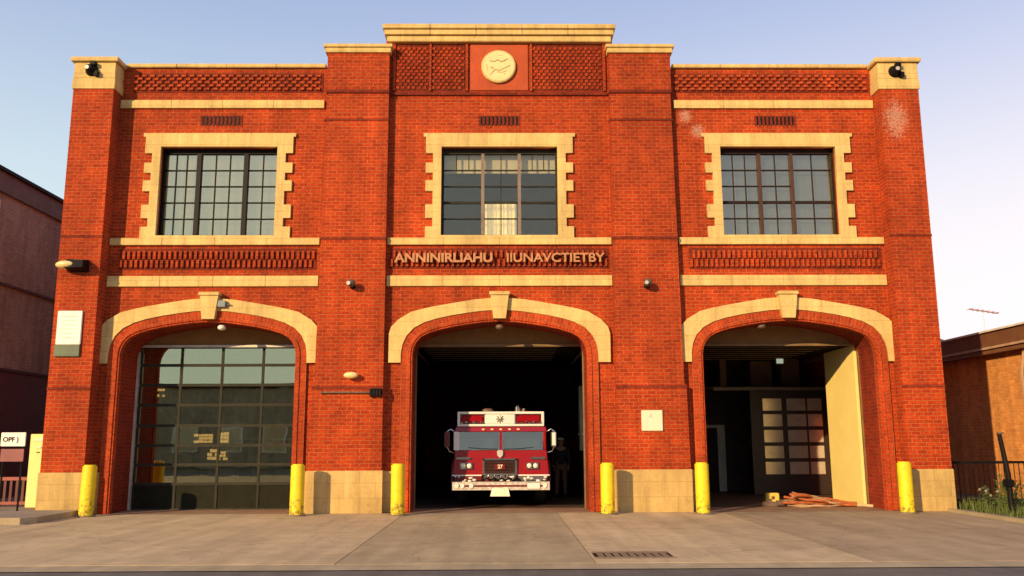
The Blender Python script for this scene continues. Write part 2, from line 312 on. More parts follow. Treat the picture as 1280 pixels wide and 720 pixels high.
# ------------------------------------------------------------------ setting: ground
def sheet(name, poly, z, mat, thick=0):
    b = bmesh.new(); vs = [b.verts.new((x, y, z)) for x, y in poly]; f = b.faces.new(vs)
    if f.normal.z < 0: f.normal_flip()
    b.normal_update()
    if thick:
        r = bmesh.ops.extrude_face_region(b, geom=[f]); bmesh.ops.translate(b, vec=(0, 0, -thick), verts=[v for v in r['geom'] if isinstance(v, bmesh.types.BMVert)])
        bmesh.ops.recalc_face_normals(b, faces=b.faces)
    me = bpy.data.meshes.new(name); b.to_mesh(me); b.free(); o = link(name, me, mat); o['kind'] = 'structure'; return o
sheet('ground', [(-600, -600), (600, -600), (600, 600), (-600, 600)], -.03, C_EARTH)
sheet('road', [(-80, -8), (80, -8), (80, 11.75), (-80, 11.75)], -.012, C_ASPH)
sheet('gutter', [(-80, 11.76), (80, 11.76), (80, 12.3), (-80, 12.3)], -.004, C_KERB)
AY0, AY1 = 12.312, 22.30
def slab(x0, x1, mat, y0=AY0, y1=20.98): return sheet('driveway', [(x0, y0), (x1, y0), (x1, y1), (x0, y1)], 0, mat, .05)
slab(-9.6, -2.27, C_LIGHT); slab(-2.255, 1.245, C_MID); slab(1.26, 5.0, C_LIGHT); slab(5.015, 10.2, C_DARK)
sheet('driveway_joint', [(-10, 12.2), (10.3, 12.2), (10.3, 21.2), (-10, 21.2)], -.008, plain('joint_filler', (.05, .035, .03), .9))
for i in range(3): sheet('door_threshold', [(-9.1 + 7 * i - .1, 20.99), (-4.9 + 7 * i, 20.99), (-4.9 + 7 * i, 22.4), (-9.1 + 7 * i - .1, 22.4)], .002, plain('threshold_%d' % i, (.30, .17, .10), .7, 0, .25))
sheet('pavement', [(-60, 12.312), (-9.62, 12.312), (-9.62, 18.5), (-60, 18.5)], 0, C_LIGHT, .05)
# raised pavement corner on the left with its kerb
sheet('pavement', [(-30, 18.66), (-9.85, 18.66), (-9.72, 18.9), (-9.72, 20.7), (-10.6, 20.7), (-10.6, 30), (-30, 30)], .125, C_PAVE, .15)
sheet('kerb', [(-30, 18.5), (-9.80, 18.5), (-9.60, 18.75), (-9.60, 20.7), (-9.715, 20.7), (-9.715, 18.9), (-9.85, 18.655), (-30, 18.655)], .13, C_KERB, .15)
sheet('pavement', [(10.25, 12.312), (60, 12.312), (60, 16.2), (10.25, 16.2)], 0, C_DARK, .05)
sheet('kerb', [(10.21, 16.25), (10.36, 16.25), (10.36, 20.7), (10.21, 20.7)], .07, C_KERB, .1)
sheet('planting_bed', [(10.37, 16.25), (40, 16.25), (40, 60), (10.37, 60)], .03, C_EARTH)
g = MB()
for k in range(9): g.box(1.36 + k * .115, 1.44 + k * .115, 12.83, 13.35, .004, .012)
g.box(1.30, 2.42, 12.75, 12.83, .004, .014).box(1.30, 2.42, 13.35, 13.43, .004, .014)
M_GRATE = plain('grate_iron', (.20, .14, .09), .8, 0, .3, 9)
gr = empty('drain_grate', (0, 0, 0), 'dark rectangular metal drain grate set in the concrete apron near the street', 'drain grate')
g.build('grate_bars', M_GRATE, gr); MB().box(1.3, 2.42, 12.83, 13.35, .001, .0035).build('drain_pit', M_BLACK, gr)
# far ground level horizon strip of dark buildings is outside the view: nothing there

# ------------------------------------------------------------------ the fire station
X0 = -.07
F = empty('fire_station', (X0, 21.2, 0), 'two storey red brick fire station with cream stone trim and three arched vehicle bays', 'fire station')
F.location = (0, 0, 0)
WY = 21.2; BAYS = [X0 - 7.0, X0, X0 + 7.0]
# opening curve (half), local x, z
HALF = [(2.1, 0), (2.1, 3.5), (2.10, 3.7), (2.075, 3.86), (2.01, 4.0), (1.9, 4.12), (1.72, 4.215), (1.45, 4.30), (1.1, 4.375), (.75, 4.43), (.4, 4.475), (0, 4.5)]
def arch(off=0, zmin=None):
    h = [Vector(p) for p in HALF]; L = [Vector((-p[0], p[1])) for p in HALF[:-1]] + h[::-1]
    outp = []
    for i, p in enumerate(L):
        d = (L[min(i + 1, len(L) - 1)] - L[max(i - 1, 0)]).normalized(); n = Vector((-d.y, d.x)); q = p + n * off
        outp.append((q.x, q.y))
    outp[0] = (-2.1 - off, 0); outp[-1] = (2.1 + off, 0)
    if zmin is not None:
        outp = [(x, max(z, zmin)) for x, z in outp]
    return outp
def sweep_uv(name, inner, outer, y0, y1, mat, parent, cx, z0=0):
    """arch band: front face between inner and outer curve at y0, soffit back to y1, outer edge to wall; UV = (across, along)"""
    b = bmesh.new(); uvl = b.loops.layers.uv.new('UVMap'); n = len(inner); s = [0]
    for i in range(1, n): s.append(s[-1] + (Vector(inner[i]) - Vector(inner[i - 1])).length)
    s = [v - s[-1] / 2 for v in s]
    P = lambda p, y: b.verts.new((cx + p[0], y, p[1]))
    A = [P(p, y0) for p in inner]; B = [P(p, y0) for p in outer]; C = [P(p, y1) for p in inner]; D = [P(p, y1) for p in outer]
    def q(v, uv):
        f = b.faces.new(v)
        for l, u in zip(f.loops, uv): l[uvl].uv = u
    for i in range(n - 1):
        j = i + 1; w = (Vector(outer[i]) - Vector(inner[i])).length
        q((A[i], A[j], B[j], B[i]), ((0, s[i]), (0, s[j]), (w, s[j]), (w, s[i])))
        q((A[j], A[i], C[i], C[j]), ((0, s[j]), (0, s[i]), (y1 - y0, s[i]), (y1 - y0, s[j])))
        q((B[i], B[j], D[j], D[i]), ((0, s[i]), (0, s[j]), (y1 - y0, s[j]), (y1 - y0, s[i])))
        q((D[i], D[j], C[j], C[i]), ((0, s[i]), (0, s[j]), (w, s[j]), (w, s[i])))
    q((A[0], B[0], D[0], C[0]), ((0, 0), (1, 0), (1, 1), (0, 1)))
    bmesh.ops.recalc_face_normals(b, faces=b.faces); me = bpy.data.meshes.new(name); b.to_mesh(me); b.free()
    return link(name, me, mat, parent)
def rect(x0, x1, z0, z1): return [(x0, z0), (x1, z0), (x1, z1), (x0, z1)]
WZ0, WZ1, WH = 6.64, 8.93, 1.47
holes = []
outer = [(X0 - 10.3, 0)]
for bx in BAYS:
    o = arch(.13); outer += [(bx + x, z) for x, z in o]
outer += [(X0 + 10.3, 0), (X0 + 10.3, 11.02), (X0 + 2.9, 11.02), (X0 + 2.9, 11.78), (X0 - 2.9, 11.78), (X0 - 2.9, 11.02), (X0 - 10.3, 11.02)]
for bx in BAYS: holes.append(rect(bx - WH, bx + WH, WZ0, WZ1))
plate('front_wall', outer, holes, WY, WY + .32, BR, F)
# side / rear / roof / floors / partitions
each([(X0 - 10.5, X0 - 10.2, 21.53, 40, 0, 11), (X0 + 10.2, X0 + 10.5, 21.53, 40, 0, 11)], 'side_wall', BR, F)
MB().box(X0 - 10.5, X0 + 10.5, 40, 40.3, 0, 11).build('rear_wall', BR, F)
MB().box(X0 - 10.19, X0 + 10.19, 21.53, 40, 10.5, 10.7).build('roof', M_ROOFM, F)
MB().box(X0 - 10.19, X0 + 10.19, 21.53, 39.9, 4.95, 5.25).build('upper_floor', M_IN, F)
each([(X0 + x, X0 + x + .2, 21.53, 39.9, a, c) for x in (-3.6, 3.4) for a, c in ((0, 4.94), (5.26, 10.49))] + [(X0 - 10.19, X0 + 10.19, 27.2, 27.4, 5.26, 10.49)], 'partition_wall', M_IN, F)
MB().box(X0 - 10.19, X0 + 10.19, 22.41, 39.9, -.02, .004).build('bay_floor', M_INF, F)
# end piers
def pier(sgn, cx0, cx1, yf):
    a, c = sorted((X0 + sgn * cx0, X0 + sgn * cx1))
    p = MB().box(a, c, yf, 21.52, .96, 10.28).build('pier', BR, F)
    MB().box(a - .03, c + .03, yf - .03, 21.6, 0, .96, .012).build('pier_base', STB, p)
    MB().box(a - .03, c + .03, yf - .03, 21.6, 10.28, 10.56, .01).box(a - .015, c + .015, yf - .015, 21.6, 10.56, 10.98, .01).build('pier_block', ST, p)
    MB().box(a - .09, c + .09, yf - .09, 21.7, 10.985, 11.10, .015).build('pier_cap', ST, p)
    for z in (6.5, 2.85): MB().box(a - .012, c + .012, yf - .014, yf + .05, z, z + .06).build('brick_course', BRD, p)
    return p
pier(-1, 9.56, 10.56, 20.75); pier(1, 9.52, 10.50, 20.75)
def cpier(sgn):
    m = MB(); yf, yb = 21.0, 21.199
    def seg(x0b, x1b, x0t, x1t, z0, z1, y=yf, mm=None):
        q = [X0 + sgn * x0b, X0 + sgn * x1b, X0 + sgn * x1t, X0 + sgn * x0t]
        (mm or m).hexa([(q[0], y, z0), (q[1], y, z0), (q[1], yb, z0), (q[0], yb, z0), (q[3], y, z1), (q[2], y, z1), (q[2], yb, z1), (q[3], yb, z1)])
    seg(2.76, 4.47, 2.76, 4.44, .97, 2.95, yf - .04); seg(2.77, 4.40, 2.78, 4.32, 2.95, 10.34); seg(2.78, 4.34, 2.78, 4.34, 10.34, 11.34, yf - .02)
    p = m.build('pier', BR, F)
    for q in ((2.765, 4.45, 2.86, 2.93, .055), (2.77, 4.37, 6.50, 6.57, .02), (2.77, 4.35, 10.28, 10.36, .04), (2.77, 4.36, 9.55, 9.60, .015)):
        d = MB(); seg(q[0], q[1], q[0], q[1], q[2], q[3], yf - q[4], d); d.build('brick_course', BRD, p)
    s = MB(); seg(2.73, 4.49, 2.73, 4.49, 0, .97, yf - .07, s); s.build('pier_base', STB, p)
    a, c = sorted((X0 + sgn * 2.74, X0 + sgn * 4.40))
    MB().box(a, c, yf - .07, 21.75, 11.345, 11.47, .01).box(a - .04, c + .04, yf - .11, 21.8, 11.472, 11.56, .012).build('pier_cap', ST, p)
cpier(-1); cpier(1)
# centre cornice + copings
m = MB().box(X0 - 2.86, X0 + 2.86, 21.06, 21.8, 11.70, 11.86, .01)
x = X0 - 2.93
for k in range(5):
    m.box(x + .004, x + 1.172 - .004, 20.99, 21.85, 11.862, 12.0, .008).box(x - .04 * (k == 0) + .003, x + 1.172 + .04 * (k == 4) - .003, 20.93, 21.9, 12.002, 12.12, .01); x += 1.172
m.build('cornice', ST, F)
for s0, s1 in ((-9.45, -4.41), (4.41, 9.41)):
    m = MB(); x = s0
    for k in range(4):
        w = (s1 - s0) / 4; m.box(X0 + x + .003, X0 + x + w - .003, 21.12, 21.6, 11.022, 11.12, .01); x += w
    m.build('coping', ST, F)
# stone bands
def band(z0, z1, x0, x1, pr, name='stone_band', nseg=4):
    m = MB(); w = (x1 - x0) / nseg
    for k in range(nseg): m.box(x0 + k * w + .002, x0 + (k + 1) * w - .002, WY - pr, WY + .05, z0, z1, .006)
    m.build(name, ST, F)
BX = [(X0 - 9.55, X0 - 4.42), (X0 - 2.76, X0 + 2.76), (X0 + 4.42, X0 + 9.51)]
for i, (a, c) in enumerate(BX):
    band(6.40, 6.575, a, c, .08, 'sill_band'); band(5.37, 5.63, a, c, .06)
    if i != 1: band(9.94, 10.15, a, c, .06)
# base stone at the jambs
m = MB()
for i, bx in enumerate(BAYS):
    each([(bx - 2.76 if i else BX[0][0], bx - 2.385, WY - .03, WY + .1, 0, .95), (bx + 2.385, bx + 2.73 if i < 2 else BX[2][1], WY - .03, WY + .1, 0, .95)], 'wall_base', STB, F)
# arches
def hood_poly():
    inn = [p for p in arch(.275) if p[1] > 3.6]; inn = [(-2.375, 3.5)] + inn + [(2.375, 3.5)]
    o = [(2.67, 3.5), (2.67, 4.20), (2.62, 4.36), (2.45, 4.54), (2.14, 4.73), (1.75, 4.83), (1.2, 4.93), (.6, 5.03), (0, 5.08)]
    return inn, o + [(-x, z) for x, z in o[:-1]][::-1]
for i, bx in enumerate(BAYS):
    ring = sweep_uv('arch_ring', arch(0), arch(.27), WY - .07, WY + .10, BRA, F, bx)
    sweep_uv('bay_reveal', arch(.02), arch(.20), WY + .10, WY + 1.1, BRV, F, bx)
    sweep_uv('rounded_edge', arch(.045), arch(.11), WY - .10, WY - .069, BRA, ring, bx)
    inn, o = hood_poly(); poly = [(bx + x, z) for x, z in inn + o]
    hd = plate('arch_hood', poly, [], WY - .10, WY + .01, ST, F, .0)
    # joints scored in the hood, and the keystone
    m = MB(); m.prism([(bx - .15, 4.55), (bx + .15, 4.55), (bx + .22, 5.12), (bx - .22, 5.12)], WY - .22, WY); m.box(bx - .25, bx + .25, WY - .26, WY, 5.122, 5.20, .01); m.build('keystone', ST, hd)
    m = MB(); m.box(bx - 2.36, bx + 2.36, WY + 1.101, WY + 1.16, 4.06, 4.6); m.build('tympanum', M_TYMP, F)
    m = MB(); m.box(bx - 2.20, bx - 2.09, WY + 1.03, WY + 1.099, 0, 4.06).box(bx + 2.085, bx + 2.20, WY + 1.03, WY + 1.099, 0, 4.06).box(bx - 2.0895, bx + 2.0845, WY + 1.04, WY + 1.099, 4.0, 4.06)
    m.build('door_frame', M_GREYL if i == 0 else plain('tan_frame_%d' % i, (.20, .12, .05), .6), F)
# brick seam (vertical pale corner line on jambs), vents, pattern bands
for i, bx in enumerate(BAYS):
    m = MB()
    for k in range(11): m.box(bx - .50 + k * .1 - .026, bx - .50 + k * .1 + .026, WY - .012, WY + .01, 9.48, 9.76)
    v = m.build('brick_vent', BRD, F)
    m = MB()
    for k in range(10): m.box(bx - .45 + k * .1 - .018, bx - .45 + k * .1 + .018, WY - .006, WY + .01, 9.50, 9.74)
    m.build('vent_slot', M_BLACK, v)
def lattice(name, x0, x1, z0, z1, px, pz, w, h, pr, yb, mat=BR, back=BRD):
    bk = MB().box(x0 - .05, x1 + .05, yb - .012, yb + .02, z0 - .05, z1 + .05).build(name, back, F); m = MB(); r = 0; z = z0 + h / 2
    while z < z1:
        x = x0 + (px / 2 if r % 2 else 0)
        while x < x1:
            dx = random.uniform(-.006, .006); m.box(x - w / 2 + dx, x + w / 2 + dx, yb - pr * random.uniform(.75, 1.1), yb, z - h / 2, z + h / 2); x += px
        z += pz; r += 1
    m.build('projecting_bricks', mat, bk)
lattice('patterned_band', BX[0][0] + .35, BX[0][1] - .1, 10.42, 10.84, .20, .088, .11, .07, .06, WY)
lattice('patterned_band', BX[2][0] + .1, BX[2][1] - .1, 10.42, 10.84, .20, .088, .11, .07, .06, WY)
for i in (0, 2): lattice('patterned_band', BX[i][0] + .3, BX[i][1] - .12, 5.84, 6.27, .125, .215, .062, .19, .07, WY)
lattice('patterned_band', BX[1][0] + .12, BX[1][1] - .12, 5.86, 6.27, .125, .215, .050, .18, .07, WY)
for a, c in ((-2.58, -1.83), (-1.68, -.92), (.88, 2.58),):
    lattice('patterned_panel', X0 + a, X0 + c, 10.46, 11.60, .135, .088, .075, .07, .04, WY)
MB().box(X0 - .74, X0 + .74, WY - .035, WY, 10.42, 11.66, .01).build('smooth_brick_panel', plain('smooth_red_panel', (.40, .060, .012), .8, 0, .22, 2, .3), F)
each([(X0 + a, X0 + c, WY - .06, WY + .01, 10.40, 11.69) for a, c in ((-1.78, -1.73), (-.86, -.80), (.79, .84), (-2.71, -2.65), (2.65, 2.71))], 'panel_border', BR, F)
MB().box(X0 - 2.74, X0 + 2.74, WY - .05, WY + .01, 10.29, 10.37).build('brick_course', BRD, F)
md = MB().cyl((X0 - .02, WY - .075, 11.04), .44, .08, 'Y', 48, bev=.015).build('medallion', ST, F, smooth=True)
m = MB()
for k, pts in enumerate([[(-.22, .14), (-.1, .12), (-.02, .17), (.06, .12), (.14, .14), (.24, .2)], [(-.2, -.02), (-.12, -.07)], [(-.16, -.17), (-.08, -.1), (.04, -.12), (.16, -.05), (.3, .02)], [(-.02, -.16), (.1, -.17), (.2, -.13)], [(.12, -.22), (.18, -.2)], [(-.22, -.24), (-.15, -.18)], [(-.3, .05), (-.28, -.1)], [(.0, .28), (.1, .29)]]):
    m.tube([(X0 - .02 + a, WY - .117, 11.04 + c) for a, c in pts], .016 - .001 * k, 6)
m.build('worn_relief', plain('worn_stone', (.30, .22, .10), .8), md)
MB().cyl((X0 - .02, WY - .118, 11.04), .40, .008, 'Y', 48).build('medallion_face', plain('pale_stone', (.74, .58, .28), .8, 0, .12, 6), md)
lt = text_mesh('lettering', 'ANNINIRLIAHU', .31, M_LET, F, (X0 - 1.36, WY - .135, 6.045), ext=.02, offset=.010, width=2.40, space=1.0)
lt = text_mesh('lettering', 'IIUNAVCTIETBY', .31, M_LET, F, (X0 + 1.36, WY - .135, 6.045), ext=.02, offset=.006, width=2.40, space=1.0)

# windows
def surround(bx):
    s = 1.84; a = 1.66; z0, z1 = 6.577, 9.27; ql = [(6.577, 6.86, 1), (6.86, 7.08, 0), (7.08, 7.42, 1), (7.42, 7.77, 0), (7.77, 8.04, 1), (8.04, 8.24, 0), (8.24, 8.50, 1), (8.50, 8.75, 0), (8.75, 9.18, 1)]
    Rr = []
    for q0, q1, k in ql: w = s if k else a; Rr += [(w, q0), (w, q1)]
    Rr += [(1.90, 9.18), (1.90, 9.27)]
    poly = [(bx + x, z) for x, z in Rr] + [(bx - x, z) for x, z in Rr[::-1]]
    return plate('window_surround', poly, [rect(bx - WH + .02, bx + WH - .02, 6.64, 8.92)], WY - .07, WY + .03, ST, F)
CFG = [  # mullion x, columns per sash, rows, extra thick rail
    dict(mul=(-.56, .62), cols=(3, 3, 2), fr=M_BLACK, gl=GL_PALE, fw=.055),
    dict(mul=(-.42, .50), cols=(3, 2, 3), fr=M_DOOR, gl=GL_DARK, fw=.04),
    dict(mul=(-.42, .40), cols=(3, 2, 2), fr=M_BROWN, gl=GL_GREY, fw=.04)]
for i, bx in enumerate(BAYS):
    su = surround(bx); c = CFG[i]; y = WY + .22
    m = MB(); xs = [-WH] + list(c['mul']) + [WH]
    m.box(bx - WH, bx - WH + .07, y - .05, y + .06, WZ0, WZ1).box(bx + WH - .06, bx + WH, y - .05, y + .06, WZ0, WZ1)
    m.box(bx - WH + .0705, bx + WH - .0605, y - .05, y + .06, WZ1 - .13, WZ1).box(bx - WH + .0705, bx + WH - .0605, y - .05, y + .06, WZ0, WZ0 + .06)
    fr = m.build('window', c['fr'], F)
    each([(bx + xs[k] - c['fw'], bx + xs[k] + c['fw'], y - .07, y + .05, WZ0 + .061, WZ1 - .131) for k in (1, 2)], 'mullion', plain('worn_mullion_%d' % i, ((.012, .01, .01), (.20, .15, .12), (.07, .035, .025))[i], .6, spec=.2), fr)
    m = MB(); H0, H1 = WZ0 + .06, WZ1 - .13
    for k in range(3):
        xa, xb = bx + xs[k] + (c['fw'] if k else .07), bx + xs[k + 1] - (c['fw'] if k < 2 else .06); n = c['cols'][k]
        for j in range(1, n): xx = xa + (xb - xa) * j / n; m.box(xx - .012, xx + .012, y - .02, y + .02, (H0 + .001) if i != 1 or k == 1 else H1 - .42, H1 - .001)
        for r in range(1, 5):
            zz = H0 + (H1 - H0) * r / 5; th = .014
            if i == 1 and r in (2,): th = .028
            if i == 2 and r == 2: th = .035
            if i == 2 and r == 3 and k == 2: continue
            m.box(xa, xb, y - .024, y + .024, zz - th, zz + th)
    m.build('glazing_bars', c['fr'], fr)
    MB().box(bx - WH + .02, bx + WH - .02, y + .005, y + .011, WZ0 + .02, WZ1 - .02).build('pane', c['gl'], fr)
# blinds and curtains inside
m = MB().box(BAYS[0] - 1.44, BAYS[0] + 1.44, 21.60, 21.62, 6.66, 8.9)
tag(m.build('window_blind', M_BLIND), 'pale blinds drawn behind the left upstairs window', 'window blind')
m = MB().box(BAYS[2] - 1.44, BAYS[2] + 1.44, 21.60, 21.62, 6.66, 8.9)
tag(m.build('window_blind', M_BLINDG), 'grey blinds drawn behind the right upstairs window', 'window blind')
m = MB().box(BAYS[1] - 1.42, BAYS[1] + 1.42, 21.60, 21.62, 8.36, 8.9)
tag(m.build('window_blind', M_BLIND), 'short pale blind rolled up at the head of the middle upstairs window', 'window blind')
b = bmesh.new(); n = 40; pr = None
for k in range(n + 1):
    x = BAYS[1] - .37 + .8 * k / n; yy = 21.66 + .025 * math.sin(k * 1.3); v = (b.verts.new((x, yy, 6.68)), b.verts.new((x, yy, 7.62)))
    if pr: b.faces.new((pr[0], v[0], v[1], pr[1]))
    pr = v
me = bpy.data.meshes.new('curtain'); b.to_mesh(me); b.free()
cu = link('curtain', me, M_SHEET); tag(cu, 'cream patterned curtain with an added glow in the lower middle of the centre window', 'curtain'); sm = cu.modifiers.new('t', 'SOLIDIFY'); sm.thickness = .006

# sectional door in the left bay
bx = BAYS[0]; y = WY + 1.2
rows = [.0, .62, 1.09, 1.56, 2.05, 2.56, 3.06, 3.56, 4.02]; cols = [-2.08, -1.06, -.03, 1.0, 2.05]
m = MB()
for z in rows: m.box(bx - 2.08, bx + 2.08, y - .025, y + .035, max(z - .035, 0), z + .035)
for x in cols:
    for r in range(8): m.box(bx + x - .03, bx + x + .03, y - .022, y + .03, rows[r] + .0355, rows[r + 1] - .0355)
dr = m.build('sectional_door', M_DOOR, F)
MB().box(bx - 2.05, bx + 2.05, y, y + .02, .036, .60).build('door_panel', plain('door_panel_paint', (.016, .016, .009), .7, spec=.1), dr)
for r in range(1, 8):
    for k in range(4):
        p = MB().box(bx + cols[k] + .031, bx + cols[k + 1] - .031, y + .004, y + .010, rows[r] + .036, rows[r + 1] - .036)
        p.build('pane', GL_DOOR, dr)
MB().box(bx - 2.19, bx - 2.10, WY + 1.165, WY + 1.3, 0, 4.05).build('door_track', M_GREYL, dr)

# raised sectional doors in the open bays (horizontal under the ceiling)
for i in (1, 2):
    bx = BAYS[i]; rd = MB()
    for k in range(6): rd.box(bx - 2.05, bx + 2.05, 22.65 + k * .58, 23.19 + k * .58, 4.02, 4.07)
    rd = rd.build('raised_door', plain('raised_door_panel_%d' % i, (.014, .010, .008), .9, spec=.05), F)
    m = MB()
    for k in range(7): m.box(bx - 1.95, bx + 1.5, 22.62 + k * .58, 22.65 + k * .58, 4.004, 4.02)
    m.build('stiffening_rail', plain('rail_%d' % i, (.16, .12, .08), .5), rd)
    each([(bx + s * 2.14 - .02, bx + s * 2.14 + .02, 22.5, 26.4, 3.9, 3.95) for s in (-1, 1)], 'door_track', M_SOOT, rd)
# centre bay: pale doorway wall on the right side
lk = empty('white_locker', (2.62, 27.0, 0), 'dim pale locker with a shelf standing inside the middle bay right of the person', 'locker')
MB().box(-.28, .35, 0, .5, 1.35, 3.3, .01).build('cupboard', M_WHITE, lk); MB().box(-.35, .35, -.15, 0, 1.82, 1.88, .01).build('shelf', M_WHITE, lk); MB().box(-.26, .35, .05, .45, 0, 1.349, .01).build('lower_cabinet', M_BROWN, lk)
# right bay: yellow partition, inner glazed door, back wall doorway
MB().box(X0 + 9.06, X0 + 9.16, 22.42, 24.5, 0, 4.05).build('yellow_wall', M_YWALL, F)
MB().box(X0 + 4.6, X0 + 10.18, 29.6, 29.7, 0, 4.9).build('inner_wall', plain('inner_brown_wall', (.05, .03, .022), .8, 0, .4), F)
gd = MB().box(7.64, 10.12, 27.3, 27.36, 0.02, 3.15).build('glazed_inner_door', plain('dark_door_paint', (.030, .018, .014), .5), F)
m = MB()
for zz in (.62, 1.10, 1.58, 2.06, 2.54):
    for (a, c) in ((8.02, 8.60), (8.76, 9.34), (9.40, 9.84)): m.box(a, c, 27.28, 27.32, zz, zz + .37)
m.build('pane', plain('frosted_pane', (.80, .74, .58), .22, .45, .15, 5, spec=1.0), gd)
MB().box(6.5, 10.16, 27.2, 27.3, 3.16, 3.26, .01).build('door_header', plain('grey_header', (.2, .17, .13), .6), gd)
dw = MB().box(6.0, 6.15, 29.45, 29.59, 0, 2.15).box(7.1, 7.35, 29.45, 29.59, 0, 2.15).box(6.15, 7.1, 29.45, 29.59, 2.05, 2.15).build('doorway', plain('pale_door_casing', (.5, .45, .36), .6), F)
MB().box(6.151, 7.099, 29.55, 29.58, 0, 2.049).build('door_leaf', M_BROWN, dw)

# ------------------------------------------------------------------ things on the facade
def lamp_oval(x, z, yf, label, r=.13, loc_group=None):
    l = empty('wall_lamp', (x, yf, z), label, 'wall lamp'); 
    MB().box(-.08, .08, -.03, 0, -.06, .06, .01).build('mounting', M_SOOT, l)
    MB().sph((0, -.11, 0), r, 1.35, .75, .62).build('lamp_glass', M_LAMPG, l, smooth=True); return l
lamp_oval(-3.58, 3.18, 20.96, 'small oval amber wall lamp on the brick pier between the left and middle bays')
l = empty('wall_lamp', (-10.2, 20.75, 5.79), 'long half-round amber wall lamp with black hood high on the left end pier', 'wall lamp')
MB().hexa([(-.1, -.36, -.1), (.32, -.36, -.08), (.32, 0, -.14), (-.1, 0, -.14), (-.1, -.30, .12), (.30, -.30, .10), (.30, 0, .16), (-.1, 0, .16)]).build('hood', M_BLACK, l)
MB().sph((-.12, -.22, -.01), .2, 1.25, .9, .52).build('lamp_glass', M_LAMPG, l, smooth=True)
def camera_fix(x, z, yf, label):
    c = empty('security_camera', (x, yf, z), label, 'security camera')
    MB().cyl((0, -.03, -.03), .07, .06, 'Y', 16).tube([(0, -.04, -.03), (0, -.14, -.09), (0, -.18, -.03)], .025).build('bracket', M_BLACK, c, smooth=True)
    MB().sph((0, -.2, .02), .10).build('dome', plain('camera_%s' % z + str(x), (.10, .07, .05), .3), c, smooth=True)
    MB().cyl((-.05, -.30, 0), .045, .06, 'Y', 16).build('lens', M_GREYL, c); return c
camera_fix(-3.62, 5.36, 20.98, 'small dark security camera high on the brick pier right of the left bay')
camera_fix(3.50, 5.36, 20.98, 'small dark security camera high on the brick pier right of the middle bay')
def horn(x, z, yf, label):
    c = empty('siren_speaker', (x, yf, z), label, 'speaker')
    MB().cyl((0, -.11, 0), .16, .22, 'Y', 20, .07).build('horn', M_BLACK, c, smooth=True)
    MB().cyl((-.02, -.22, -.01), .05, .04, 'Y', 12).build('driver', M_GREYL, c); MB().box(.0, .12, -.14, 0, .10, .19).box(.1, .19, -.12, 0, -.17, -.05).build('bracket', M_BLACK, c)
horn(-10.20, 10.76, 20.73, 'dark round horn speaker on the stone block atop the left end pier'); horn(9.86, 10.74, 20.73, 'dark round horn speaker on the stone block atop the right end pier')
# arch lamps
for x, bx, lab in ((X0, 0, 'small dark lamp hanging under the keystone of the middle bay arch'), (X0 + 6.4, 2, 'small dark lamp hanging under the arch of the right bay'), (X0 - 6.75, 1, 'small white lamp hanging under the arch of the left bay')):
    l = empty('arch_lamp', (x, WY + .1, 4.47), lab, 'lamp')
    MB().cyl((0, 0, 0), .05, .12, 'Z', 12).build('stem', M_BLACK, l); MB().sph((0, 0, -.09), .10, 1, 1, .7).build('shade', M_WHITE if bx == 1 else M_SOOT, l, smooth=True)
s = empty('junction_box', (-6.78, WY - .10, 4.92), 'small grey metal box on the stone hood beside the left bay keystone', 'electrical box')
MB().box(-.09, .11, -.10, 0, -.08, .08, .012).build('box', plain('blue_grey_metal', (.14, .17, .19), .5, .3), s); MB().cyl((0.17, -.04, -.02), .02, .1, 'X', 8).build('conduit_stub', M_SOOT, s)
# notice board on left pier
nb = empty('notice_board', (-10.22, 20.745, 4.17), 'white notice board with dark green bottom strip on the left end pier', 'notice board')
MB().box(-.29, .29, -.05, 0, -.26, .54, .012).build('board', M_WHITE, nb); MB().box(-.31, .29, -.055, 0, -.54, -.262, .01).build('lower_strip', M_GREEN, nb)
m = MB()
for k in range(6): m.box(-.20, .18 - .05 * (k % 3), -.054, -.0505, .40 - k * .1, .415 - k * .1)
m.build('faint_text_lines', plain('faint_ink', (.55, .56, .46), .7), nb)
MB().box(-.25, .25, -.057, -.0555, -.46, -.44).build('strip_line', plain('dull_green', (.1, .14, .08), .6), nb)
# plaque on the right centre pier
pq = empty('plaque', (3.52, 20.955, 2.10), 'square cream plaque with a small worn mark on the pier right of the middle bay', 'plaque')
MB().box(-.25, .25, -.04, 0, -.24, .24, .01).build('plate', M_CREAM, pq); text_mesh('mark', 'A', .13, plain('faded_mark', (.42, .38, .27), .8), pq, (-.03, -.043, .10), ext=.002)
# iron bar on pier
ib = empty('iron_bracket_bar', (-3.57, 20.955, 2.78), 'thin dark iron bar with latch block across the pier left of the middle bay', 'bar')
MB().tube([(-.72, -.05, 0), (.70, -.05, 0)], .022).build('bar', M_SOOT, ib); m = MB()
for k in range(4): m.box(.44 + k * .07, .49 + k * .07, -.11, 0, -.10 + .02 * (k % 2), .09)
m.box(.42, .73, -.02, 0, -.06, .05); m.build('latch', M_BLACK, ib); MB().box(-.72, -.68, -.06, 0, -.03, .03).build('bar_stop', M_BLACK, ib)

